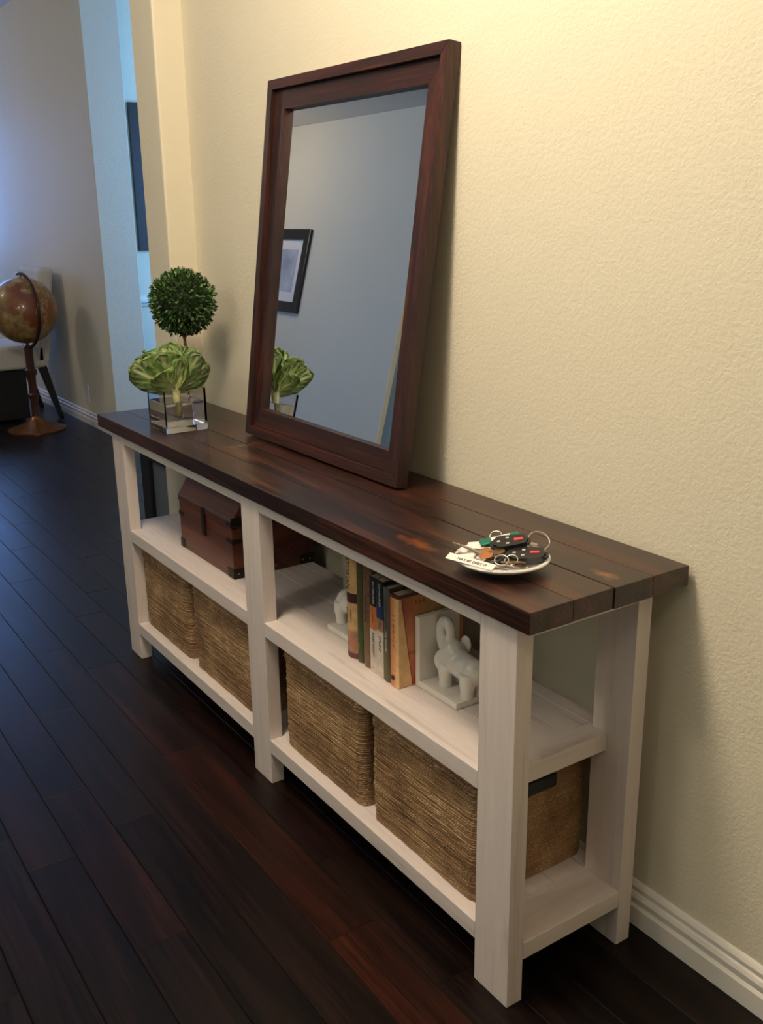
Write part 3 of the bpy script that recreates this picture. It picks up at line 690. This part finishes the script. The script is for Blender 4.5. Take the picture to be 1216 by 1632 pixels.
def cabbage_mat():
    m, nt, b = new_mat('cabbage_leaf')
    uv = N(nt, 'ShaderNodeUVMap'); sp = N(nt, 'ShaderNodeSeparateXYZ'); L(nt, uv.outputs[0], sp.inputs[0])
    u, v = sp.outputs['X'], sp.outputs['Y']            # u -1..1 across, v 0..1 along
    au = math_n(nt, 'ABSOLUTE', u)
    nz = noise_n(nt, uv.outputs[0], 6, 4, 0.6)
    # side veins fan out from the midrib
    ph = math_n(nt, 'ADD', math_n(nt, 'MULTIPLY', math_n(nt, 'SUBTRACT', v, math_n(nt, 'MULTIPLY', au, 0.55)), 34.0), math_n(nt, 'MULTIPLY', nz, 5.0))
    vein = math_n(nt, 'POWER', math_n(nt, 'ABSOLUTE', math_n(nt, 'SINE', math_n(nt, 'MULTIPLY', ph, 0.42))), 0.30)
    vor = N(nt, 'ShaderNodeTexVoronoi', feature='DISTANCE_TO_EDGE'); vor.inputs['Scale'].default_value = 15; L(nt, uv.outputs[0], vor.inputs['Vector'])
    small = ramp(nt, vor.outputs['Distance'], [(0.0, (0, 0, 0)), (0.09, (1, 1, 1))])
    mid = N(nt, 'ShaderNodeMapRange'); mid.inputs['From Min'].default_value = 0.05; mid.inputs['From Max'].default_value = 0.16; L(nt, au, mid.inputs['Value'])
    oi = N(nt, 'ShaderNodeObjectInfo')
    t = math_n(nt, 'ADD', v, math_n(nt, 'MULTIPLY', au, 0.35))
    base = ramp(nt, t, [(0.15, (0.55, 0.55, 0.30)), (0.5, (0.30, 0.38, 0.13)), (0.8, (0.115, 0.235, 0.04)), (1.1, (0.075, 0.165, 0.03))])
    base = mix(nt, 1.0, base, oi.outputs['Color'], 'MULTIPLY')
    veinc = (0.52, 0.56, 0.28)
    c = mix(nt, math_n(nt, 'MULTIPLY', math_n(nt, 'SUBTRACT', 1.0, vein), 0.95), base, veinc)
    c = mix(nt, math_n(nt, 'MULTIPLY', math_n(nt, 'SUBTRACT', 1.0, small), 0.4), c, veinc)
    c = mix(nt, math_n(nt, 'MULTIPLY', math_n(nt, 'SUBTRACT', 1.0, mid.outputs[0]), 0.9), c, (0.52, 0.55, 0.30))
    L(nt, c, b.inputs['Base Color']); b.inputs['Roughness'].default_value = 0.42
    b.inputs['Subsurface Weight'].default_value = 0.15; b.inputs['Subsurface Radius'].default_value = (0.004, 0.006, 0.002); b.inputs['Subsurface Scale'].default_value = 0.5
    h_ = math_n(nt, 'ADD', vein, math_n(nt, 'MULTIPLY', small, 0.5))
    bump(nt, b, h_, 0.5, 0.0015)
    return m
M_LEAF = cabbage_mat()
M_STALK = plain('pale_green_stalk', (0.42, 0.42, 0.20), 0.5, nscale=80, var=0.25, bmp=0.3)
CB = Vector((14.5, 4.3, 34.0))
cab = empty('ornamental_cabbage', (14.6, 4.3, 33.2), 'leafy green ornamental cabbage head standing in the glass vase', 'cabbage')
def cab_leaf(az, el0, length, width, curl, ruff, seed, tintc, roll=0.0, base_off=0.25):
    """az direction, el0 start elevation from vertical, curl = extra outward bend along the leaf"""
    bm = bmesh.new(); uvl = bm.loops.layers.uv.new('UVMap')
    NU, NV = 22, 22; rnd = random.Random(seed); g = []
    d = Vector((math.cos(az), math.sin(az), 0)); s_ = Vector((-math.sin(az), math.cos(az), 0)); Z = Vector((0, 0, 1))
    p = CB + d*base_off; spine = [p.copy()]; ang = el0; dl = length/NV; angs = [ang]
    for j in range(NV):
        tt = (j+1)/NV; ang = el0 + curl*tt**1.4
        p = p + (d*math.sin(ang)+Z*math.cos(ang))*dl; spine.append(p.copy()); angs.append(ang)
    for j in range(NV+1):
        v = j/NV; vq = (0.05+0.95*v)**0.85; prof = 1.02*max(0.0, 1-abs(2*vq-1)**2.6)**0.5*(0.55+0.45*min(1, v/0.5))
        wv = width*max(prof, 0.15 if v < 0.5 else 0.02); a = angs[j]; nrm = (-d*math.cos(a)+Z*math.sin(a))       # inward/up-facing normal
        row = []
        for i in range(NU+1):
            u = -1+2*i/NU
            cup = 0.30*wv*abs(u)**2.0
            rf = 1.45*ruff*(abs(u)**2.5+max(0, v-0.75)*1.6)*(math.sin(u*6+v*16+seed)*0.6+math.sin(v*31+u*3+seed*2.1)*0.4+0.8*noise.noise(Vector((u*3, v*5, seed))))
            q = spine[j] + s_*(u*wv) + nrm*(cup+rf*0.5) + d*rf*0.25
            q += nrm*0.10*noise.noise(Vector((u*4, v*6, seed+3)))
            if v > 0.9: q += (d*math.sin(a)+Z*math.cos(a))*0.12*math.sin(u*9+seed)
            row.append(bm.verts.new(q))
        g.append(row)
    for j in range(NV):
        for i in range(NU):
            f = bm.faces.new((g[j][i], g[j][i+1], g[j+1][i+1], g[j+1][i]))
            for l, (ii, jj) in zip(f.loops, ((i, j), (i+1, j), (i+1, j+1), (i, j+1))): l[uvl].uv = (-1+2*ii/NU, jj/NV)
    if roll: bmesh.ops.rotate(bm, verts=bm.verts, cent=CB, matrix=Matrix.Rotation(roll, 3, d))
    o = obj('leaf', bm, M_LEAF, cab, smooth=True, color=tintc)
    md = o.modifiers.new('thickness', 'SOLIDIFY'); md.thickness = 0.05*S; md.offset = 0
G1, G2, G3, G4 = (1.25, 1.2, 1.0), (0.95, 1.0, 0.95), (0.55, 0.68, 0.7), (1.6, 1.45, 1.35)
# az in degrees: camera looks from azimuth about -22 deg; left in picture = -112, right = 68
for i, (az, el_, ln_, wd, cu, rf, tc_, ro) in enumerate([
    (-22, 10, 5.6, 1.7, 0.25, 0.28, G3, 58), (-30, 14, 5.0, 2.3, 0.30, 0.42, G1, 40), (-22, 22, 4.9, 2.2, 0.15, 0.42, G1, 16), (-20, 30, 4.3, 1.15, 0.05, 0.15, G4, -12),
    (-30, 42, 3.3, 1.8, 0.0, 0.25, G4, 26), (-16, 16, 5.1, 1.7, 0.15, 0.25, G3, -34), (-10, 14, 4.6, 1.5, 0.25, 0.25, G3, -48), (-70, 26, 5.0, 2.2, 0.3, 0.42, G1, 20),
    (158, 12, 5.4, 1.9, 0.3, 0.3, G2, -52), (158, 16, 5.0, 2.4, 0.3, 0.45, G1, -36), (158, 22, 5.0, 2.4, 0.2, 0.45, G1, 0), (158, 16, 5.1, 2.2, 0.3, 0.4, G1, 34), (158, 12, 4.7, 1.7, 0.3, 0.3, G1, 50),
    (60, 14, 4.8, 1.7, 0.2, 0.35, G2, 0), (110, 24, 5.0, 2.2, 0.4, 0.4, G1, 0), (-110, 26, 5.2, 2.2, 0.3, 0.4, G1, 0),
    (-80, 6, 4.9, 2.3, -0.2, 0.4, G1, 0), (-20, 2, 4.9, 2.1, -0.2, 0.45, G1, 12), (100, 6, 4.9, 2.1, 0.0, 0.4, G1, 0), (170, 6, 5.1, 2.2, -0.1, 0.45, G1, 0)]):
    cab_leaf(R(az), R(el_), ln_, wd, cu, rf, i*1.7+1, tc_, R(ro))
bm = bmesh.new(); bm_tube(bm, [(14.65, 4.35, 34.9), (14.75, 4.3, 34.2), (15.0, 4.2, 33.3), (15.35, 4.1, 32.3), (15.65, 4.0, 31.3)], [0.75, 0.55, 0.42, 0.36, 0.38], 16)
obj('stalk', bm, M_STALK, cab, smooth=True, label='pale stalk reaching down into the water')

BALL = Vector((9.5, 8.0, 42.9)); BRAD = 3.42
tp = empty('boxwood_topiary', (9.4, 8.0, H), 'round boxwood ball topiary on a thin brown stem behind the cabbage', 'topiary')
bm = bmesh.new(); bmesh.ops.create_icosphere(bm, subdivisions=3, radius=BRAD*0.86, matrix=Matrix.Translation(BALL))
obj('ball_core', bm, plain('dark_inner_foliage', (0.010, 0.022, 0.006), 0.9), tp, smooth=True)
M_BOX = []
for nm, c_ in (('boxwood_dark', (0.022, 0.060, 0.012)), ('boxwood_mid', (0.045, 0.115, 0.020)), ('boxwood_light', (0.14, 0.25, 0.045))):
    M_BOX.append(plain(nm, c_, 0.42, nscale=300, var=0.3))
bm = bmesh.new(); rnd = random.Random(3)
NL = 2300
for i in range(NL):
    zf = 1-2*(i+0.5)/NL; ph = i*2.399963; rr_ = math.sqrt(1-zf*zf)
    n_ = Vector((rr_*math.cos(ph), rr_*math.sin(ph), zf))
    n_ = (n_+Vector((rnd.gauss(0, .12), rnd.gauss(0, .12), rnd.gauss(0, .12)))).normalized()
    dep = BRAD*(0.83+0.2*rnd.random()); c_ = BALL+n_*dep
    tng = n_.cross(Vector((rnd.gauss(0, 1), rnd.gauss(0, 1), rnd.gauss(0, 1)))).normalized()
    dirn = (n_*rnd.uniform(0.35, 1.3)+n_.cross(tng)*rnd.uniform(-1, 1)).normalized()
    side = dirn.cross(n_ + tng*rnd.uniform(-.6, .6)).normalized(); nn = side.cross(dirn)
    ln_ = rnd.uniform(0.42, 0.68); wd = ln_*rnd.uniform(0.22, 0.30)
    P_ = lambda a, b, c: bm.verts.new(c_+dirn*a*ln_+side*b*wd+nn*c*wd)
    a0, a1, a2, a3 = P_(0, 0, 0), P_(0.5, 1, 0.35), P_(1, 0, 0.1), P_(0.5, -1, 0.35); mdv = P_(0.5, 0, -0.1)
    mi = 0 if rnd.random() < 0.50 else (1 if rnd.random() < 0.82 else 2)
    for tri in ((a0, a1, mdv), (a1, a2, mdv), (a2, a3, mdv), (a3, a0, mdv)):
        f = bm.faces.new(tri); f.material_index = mi
lf = obj('foliage', bm, M_BOX, tp, kind='stuff')
bm = bmesh.new(); pts = [(9.5, 8.0, 41.5), (9.25, 8.0, 40.0), (9.3, 8.0, 38.8), (9.5, 8.0, 37.4), (9.45, 8, 35.5), (9.55, 8, 33.5), (9.45, 8, 31.5), (9.5, 8.0, H+0.3)]
bm_tube(bm, pts, [0.15, 0.17, 0.16, 0.18, 0.17, 0.17, 0.17, 0.16], 10); obj('stem', bm, M_TRUNK, tp, smooth=True, label='thin brown woody stem')
bm = bmesh.new(); bm_lathe(bm, [(1.45, H+0.02), (1.5, H+0.1), (1.5, H+0.45), (1.35, H+0.6), (0.3, H+0.66)], 9.5, 8.0, 32); obj('base_disc', bm, M_LEGD, tp, smooth=40)

# ================================================================== DISH AND KEYS
DX, DY, DR = 69.6, 3.75, 3.05
dish = bmesh.new()
bm_lathe(dish, [(0.01, H+0.02), (1.25, H+0.02), (1.3, H+0.16), (1.9, H+0.22), (2.6, H+0.46), (DR+0.02, H+0.70), (DR+0.08, H+0.80), (DR+0.04, H+0.88), (DR-0.1, H+0.90), (2.55, H+0.68), (1.8, H+0.36), (1.0, H+0.27), (0.01, H+0.25)], DX, DY, 72)
d_ = obj('key_dish', dish, M_DISH, None, loc=(DX, DY, H), smooth=50); tag(d_, 'shallow round white porcelain dish full of keys on the tabletop', 'dish')
KZ = H+0.85
def KB(c, dirx, tilt=0.0, roll=0.0):
    """local frame: x along the item, z up; dirx in degrees"""
    return Matrix.Translation(Vector(c)) @ Matrix.Rotation(R(dirx), 4, 'Z') @ Matrix.Rotation(R(tilt), 4, 'Y') @ Matrix.Rotation(R(roll), 4, 'X')
def kput(name, bm, mat, parent, M, **kw):
    bmesh.ops.transform(bm, matrix=M, verts=bm.verts); return obj(name, bm, mat, parent, **kw)
def fob_parts(parent, M, ln_=2.6, wd=1.35, th=0.5, red=True):
    bm = bmesh.new(); out = []
    for i in range(32):
        a = 2*math.pi*i/32; cx_, sy = math.cos(a), math.sin(a)
        x = ln_/2*math.copysign(abs(cx_)**0.75, cx_); y = wd/2*math.copysign(abs(sy)**0.75, sy)*(1-0.14*(x/(ln_/2)))
        out.append((x, y))
    bm_prism(bm, out, 2, -th/2, th/2); 
    es = [e for e in bm.edges if abs(e.verts[0].co.z-e.verts[1].co.z) < 1e-6]
    bmesh.ops.bevel(bm, geom=es, offset=0.19, segments=4, affect='EDGES')
    fob = kput('key_fob', bm, M_BLACK, parent, M, smooth=50, label='black plastic remote key fob')
    WL[fob.name] = WL[parent.name]
    if red:
        bm = bmesh.new(); bm_box(bm, 0.25, 0.85, -0.14, 0.14, th/2-0.02, th/2+0.05, 0.04); kput('button', bm, M_RED, fob, M, label='red panic button')
        for bx, by in ((-0.15, 0.32), (-0.75, 0.0), (-0.2, -0.34)):
            bm = bmesh.new(); bm_box(bm, bx-0.11, bx+0.11, by-0.08, by+0.08, th/2-0.02, th/2+0.04, 0.03); kput('button', bm, M_BTN, fob, M, label='pale button')
    return fob
def key_part(parent, M, mat=M_STEEL, headmat=None, ln_=2.1):
    bm = bmesh.new()
    hd = [(0.42*math.cos(a)*1.0, 0.42*math.sin(a)) for a in [math.pi*2*i/18 for i in range(18)]]
    bm_prism(bm, hd, 2, -0.05, 0.05)
    blade = [(0.36, -0.15), (ln_*0.55, -0.16), (ln_*0.6, -0.08), (ln_*0.68, -0.15), (ln_*0.75, -0.05), (ln_*0.82, -0.13), (ln_*0.9, -0.06), (ln_, 0.02), (ln_*0.93, 0.15), (0.36, 0.16)]
    b2 = bmesh.new(); bm_prism(b2, blade, 2, -0.04, 0.04)
    if headmat:
        bm3 = bmesh.new(); bm_prism(bm3, [(p[0]*1.02, p[1]*1.02) for p in hd], 2, -0.09, 0.09, 0.03)
        hk = kput('key', b2, mat, parent, M, label='cut metal key'); WL[hk.name] = WL[parent.name]
        kput('key_head', bm3, headmat, hk, M); bm.free()
    else:
        tmp = bpy.data.meshes.new('t'); b2.to_mesh(tmp); b2.free(); bm.from_mesh(tmp); bpy.data.meshes.remove(tmp)
        kput('key', bm, mat, parent, M, label='cut metal key')
def ring_part(parent, c, rad, nrm, r=0.035, turns=2):
    bm = bmesh.new(); n_ = Vector(nrm).normalized(); a = n_.orthogonal().normalized(); b = n_.cross(a)
    for t_ in range(turns):
        bm_tube(bm, [Vector(c)+n_*(t_*0.07)+a*rad*math.cos(2*math.pi*i/36)+b*rad*math.sin(2*math.pi*i/36) for i in range(36)], r, 8, closed=True)
    obj('split_ring', bm, M_STEEL, parent, smooth=True, label='silver split ring')
# screen-right at the dish is world azimuth ~ +34 deg ; towards camera ~ -56 deg
k1 = empty('key_bunch', (69.6, 4.6, H+1.3), 'keys with upper black fob, green tag and big silver ring in the dish', 'keys', 'bunches of keys in the white dish')
fob_parts(k1, KB((69.45, 4.55, H+1.52), 54, -8, 14), 2.7, 1.3, 0.48)
ring_part(k1, (70.1, 6.45, H+1.45), 0.72, (0.55, -0.25, 0.75))
bm = bmesh.new(); bm_box(bm, -1.35, 1.35, -0.36, 0.36, -0.07, 0.07, 0.06); kput('key_tag', bm, M_GREEN, k1, KB((68.3, 4.6, H+1.5), 60, -12, 12), label='green plastic key tag')
bm = bmesh.new(); bm_box(bm, -0.55, 0.75, -0.26, 0.26, 0.06, 0.09); kput('tag_insert', bm, M_PAPER, k1, KB((68.3, 4.6, H+1.5), 60, -12, 12))
key_part(k1, KB((69.6, 6.3, H+1.15), 160, 4, 10), M_STEEL)
key_part(k1, KB((69.75, 3.3, H+1.25), -160, 6, -12), M_BRASS)
k2 = empty('key_bunch', (71.2, 3.6, H+1.0), 'keys with lower black fob and small rings at the front of the dish', 'keys', 'bunches of keys in the white dish')
fob_parts(k2, KB((71.0, 4.55, H+1.08), 46, -4, 12), 2.9, 1.5, 0.5)
bm = bmesh.new(); bm_tube(bm, [(70.35+0.42*math.cos(a), 2.45+0.42*math.sin(a), H+1.02+0.08*math.sin(a)) for a in [2*math.pi*i/24 for i in range(24)]], 0.16, 10, closed=True); obj('rubber_loop', bm, M_BLACK, k2, smooth=True)
ring_part(k2, (70.9, 2.55, H+1.12), 0.45, (0.3, -0.3, 0.9)); ring_part(k2, (71.2, 3.1, H+1.14), 0.42, (0.2, -0.5, 0.8), turns=1)
key_part(k2, KB((71.75, 3.25, H+1.10), -145, 5, 25), M_BRASS, ln_=2.5)
key_part(k2, KB((72.05, 3.2, H+0.92), -150, 2, 10), M_STEEL, ln_=2.6)
k3 = empty('key_bunch', (67.9, 2.6, H+1.0), 'orange-headed and silver keys with a long white paper strip tag over the rim', 'keys', 'bunches of keys in the white dish')
MT = KB((69.7, 0.95, H+1.12), 10, -3, 20)
bm = bmesh.new(); bm_box(bm, -1.75, 1.75, -0.3, 0.3, -0.02, 0.02, 0.01); kput('strip_tag', bm, M_PAPER, k3, KB((69.75, 0.95, H+1.08), 18, 2, 22), label='long white paper strip tag')
text('tag_print', 'MAX BE DEBT IT', 0.3, KB((69.9, 0.95, H+1.08), 18, 2, 22) @ Matrix.Translation((0, 0, 0.026)), M_INK, k3, 0.002)
key_part(k3, KB((69.1, 2.35, H+1.2), -165, -6, 10), M_STEEL, ln_=2.3)
key_part(k3, KB((68.9, 2.9, H+1.15), -120, 4, 0), M_STEEL, M_COPPER)
key_part(k3, KB((69.7, 2.3, H+1.15), -60, 8, 0), M_STEEL, M_COPPER, 1.6)
bm = bmesh.new(); bm_box(bm, -0.55, 0.55, -0.35, 0.35, -0.12, 0.12, 0.11); kput('oval_tag', bm, M_PAPER, k3, KB((68.5, 1.75, H+0.95), 30, 0, 10), label='white oval tag')
ring_part(k3, (68.9, 3.1, H+1.05), 0.4, (0.2, -0.2, 0.9))
k4 = empty('key_bunch', (67.6, 4.0, H+1.1), 'small black fob with a white tag behind the green tag in the dish', 'keys', 'bunches of keys in the white dish')
fob_parts(k4, KB((67.75, 4.75, H+1.1), 60, -5, -10), 2.2, 1.2, 0.55, red=False)
bm = bmesh.new(); bm_box(bm, -0.6, 0.6, -0.4, 0.4, -0.03, 0.03, 0.02); kput('paper_tag', bm, M_PAPER, k4, KB((67.45, 3.3, H+1.05), 40, -8, 20), label='white paper tag')
ring_part(k4, (67.6, 4.9, H+1.42), 0.4, (0.3, -0.5, 0.8))

# ================================================================== FAR ROOM: globe, chair, pictures, cabinet
gl = empty('floor_globe', (-143.4, 29.5, 0), 'antique-coloured globe on a turned wooden stand at the far left', 'globe')
m_globe, nt, b = new_mat('antique_map')
v = coords(nt, rnd=False); n1 = noise_n(nt, v, 6.5, 6, 0.6, 0.4); n2 = noise_n(nt, v, 22, 5, 0.7); n3 = noise_n(nt, v, 3.0, 2)
land = ramp(nt, n1, [(0.47, (0, 0, 0)), (0.50, (1, 1, 1))])
lc = ramp(nt, n3, [(0.38, (0.12, 0.13, 0.04)), (0.5, (0.36, 0.20, 0.06)), (0.60, (0.32, 0.10, 0.04))])
sea = ramp(nt, n2, [(0.3, (0.36, 0.22, 0.09)), (0.7, (0.58, 0.42, 0.20))])
c = mix(nt, land, sea, lc); c = mix(nt, 0.5, c, ramp(nt, n2, [(0.35, (0.3, 0.2, 0.1)), (0.7, (1, 0.9, 0.7))]), 'MULTIPLY')
L(nt, c, b.inputs['Base Color']); b.inputs['Roughness'].default_value = 0.38; b.inputs['Coat Weight'].default_value = 0.3
GC = (-143.5, 29.3, 30.6)
bm = bmesh.new(); bmesh.ops.create_uvsphere(bm, u_segments=48, v_segments=32, radius=8.2, matrix=Matrix.Translation(GC)); obj('globe_ball', bm, m_globe, gl, smooth=True, label='globe ball printed with a reddish-brown map')
md_ = Vector((math.cos(R(-30)), math.sin(R(-30)), 0))
bm = bmesh.new(); dd = Vector((math.cos(R(8)), math.sin(R(8)), 0))
prof_pts = [Vector(GC)+dd*9.1*math.cos(a)+Vector((0, 0, 9.1*math.sin(a))) for a in [math.pi*(-0.58)+math.pi*1.14*i/40 for i in range(41)]]
bm_tube(bm, prof_pts, 0.42, 8); obj('meridian_ring', bm, plain('dark_meridian', (0.06, 0.03, 0.03), 0.3, 0.5), gl, smooth=True)
for s in (-1, 1):
    bm = bmesh.new(); bm_lathe(bm, [(0.5, GC[2]+s*8.15), (0.35, GC[2]+s*8.7), (0.5, GC[2]+s*9.2)], GC[0], GC[1], 16); obj('axis_pin', bm, M_BRASS, gl, smooth=30)
bm = bmesh.new()
bm_lathe(bm, [(1.2, 3.2), (0.9, 4.0), (0.95, 8), (1.3, 8.6), (1.3, 9.2), (0.95, 9.6), (1.05, 14), (1.5, 14.6), (1.5, 15.6), (1.0, 16), (1.05, 20.5), (1.3, 21.4), (0.7, 21.9)], -143.5, 29.3, 24); obj('stand_column', bm, M_LEGD, gl, smooth=40)
bm = bmesh.new(); bm_lathe(bm, [(7.3, 0.02), (7.3, 0.35), (5.2, 1.0), (3.0, 1.9), (1.6, 2.9), (1.2, 3.6)], -143.5, 29.3, 48); obj('stand_base', bm, M_BRONZE, gl, smooth=40, label='bronze cone-shaped foot')

chn = empty('slipper_chair', (-166, 26, 0), 'white upholstered armless chair with dark splayed legs behind the globe', 'chair')
bm = bmesh.new(); bm_box(bm, -177, -155, 12, 37.0, 14.2, 20.6, 1.1, 4); obj('seat', bm, M_UPH, chn, smooth=50)
bm = bmesh.new(); bm_hull8(bm, [(-177, 33.4, 15), (-155, 33.4, 15), (-155, 37.6, 15), (-177, 37.6, 15), (-177, 37.2, 40.3), (-155, 37.2, 40.3), (-155, 41.2, 40.3), (-177, 41.2, 40.3)], 1.3, 4); obj('backrest', bm, M_UPH, chn, smooth=50)
for x in (-176, -156.5):
    for ya, yb in ((35.5, 39.5), (13.8, 12.6)):
        bm = bmesh.new(); bm_hull8(bm, [(x-0.6, yb-0.6, 0), (x+0.6, yb-0.6, 0), (x+0.6, yb+0.6, 0), (x-0.6, yb+0.6, 0), (x-1, ya-1.1, 15), (x+1, ya-1.1, 15), (x+1, ya+1.1, 15), (x-1, ya+1.1, 15)], 0.1); obj('leg', bm, M_BLACK, chn, label='dark wooden leg')
bm = bmesh.new(); bm_box(bm, -176.3, -157.6, 14.2, 31.5, 0.6, 14.4, 0.2); obj('under_seat_shade', bm, M_BLACK, chn)  # black block stands in for the deep shade beneath the seat
# low dark cabinet seen under the console's left bay
cb = empty('low_cabinet', (-28, 26, 0), 'low black cabinet with a grey glass door, seen through the left bay of the table', 'cabinet')
bm = bmesh.new(); bm_box(bm, -42.4, -13, 21.0, 34, 0, 18, 0.25); obj('cabinet_body', bm, M_BLACKG, cb, smooth=40)
for q in ((-42.4, -38.3, 0.4, 17.8), (-17.1, -13, 0.4, 17.8), (-38.25, -17.15, 13.6, 17.8), (-38.25, -17.15, 0.4, 3.5)):
    bm = bmesh.new(); bm_box(bm, q[0], q[1], 20.0, 20.95, q[2], q[3], 0.2); obj('door_rail', bm, M_BLACKG, cb, smooth=40)
bm = bmesh.new(); bm_box(bm, -38.2, -17.2, 20.6, 20.9, 3.55, 13.55); obj('door_glass', bm, plain('smoked_grey_glass', (0.13, 0.15, 0.18), 0.25, var=0.05), cb, label='grey glass door panel')

def picture(name, label, plane, a0, a1, z0, z1, fw, matf, art, depth=1.1, sgn=1, pos=0.0, group=None):
    """plane 'x': hangs on a wall facing +x at x=pos, a = y ; plane 'y': faces sgn*y at y=pos, a = x"""
    ctr = (pos, (a0+a1)/2, (z0+z1)/2) if plane == 'x' else ((a0+a1)/2, pos, (z0+z1)/2)
    p = empty(name, ctr, label, 'picture')
    def bb(name_, p0, p1, q0, q1, d0, d1, m_, bev=0.0, **kw):
        bm = bmesh.new()
        if plane == 'x': bm_box(bm, pos+d0, pos+d1, p0, p1, q0, q1, bev)
        else: bm_box(bm, p0, p1, min(pos+sgn*d0, pos+sgn*d1), max(pos+sgn*d0, pos+sgn*d1), q0, q1, bev)
        return obj(name_, bm, m_, p, **kw)
    bb('frame_side', a0, a0+fw, z0, z1, 0.02, depth, matf, 0.12); bb('frame_side', a1-fw, a1, z0, z1, 0.02, depth, matf, 0.12)
    bb('frame_side', a0+fw, a1-fw, z0, z0+fw, 0.02, depth, matf, 0.12); bb('frame_side', a0+fw, a1-fw, z1-fw, z1, 0.02, depth, matf, 0.12)
    bb('mount', a0+fw, a1-fw, z0+fw, z1-fw, 0.02, 0.4, M_PAPER, label='pale mount')
    bb('print', a0+fw+(3.0 if plane == 'y' else 0.01), a1-fw-(3.0 if plane == 'y' else 0.01), z0+fw+(3.0 if plane == 'y' else 5.0), z1-fw-(3.0 if plane == 'y' else 0.01), 0.4, 0.45, art)
    return p
m_art1, nt, b = new_mat('teal_painting'); v = coords(nt, (1, 1, 1)); L(nt, ramp(nt, noise_n(nt, v, 4, 5), [(0.3, (0.03, 0.06, 0.16)), (0.5, (0.08, 0.30, 0.36)), (0.7, (0.35, 0.5, 0.62))]), b.inputs['Base Color'])
m_art2, nt, b = new_mat('grey_landscape_print'); v = coords(nt, (1, 1, 1)); L(nt, ramp(nt, noise_n(nt, v, 5, 5), [(0.3, (0.25, 0.28, 0.34)), (0.7, (0.6, 0.62, 0.68))]), b.inputs['Base Color'])
M_BROWNF = plain('dark_brown_frame', (0.028, 0.016, 0.012), 0.4, var=0.2)
picture('wall_picture', 'tall dark-framed painting on the blue-lit wall beyond the opening', 'x', 63.0, 92, 44.1, 81.6, 3.1, M_BROWNF, m_art1, pos=-150)
picture('wall_picture', 'black-framed print on the opposite wall, seen only in the mirror', 'y', -188, -152.8, 50.0, 75.6, 3.2, M_BLACKG, m_art2, pos=YO, sgn=1)
ol = empty('wall_outlet', (-142.2, 43, 8.2), 'small white electrical outlet low on the far left wall', 'outlet')
bm = bmesh.new(); bm_box(bm, -143.6, -140.8, 42.7, 42.98, 6.0, 10.5, 0.1); obj('cover_plate', bm, M_PLATE, ol)
for z in (7.1, 8.6):
    bm = bmesh.new(); bm_box(bm, -142.9, -141.5, 42.6, 42.7, z, z+1.0, 0.04); obj('socket', bm, M_PLATE, ol)
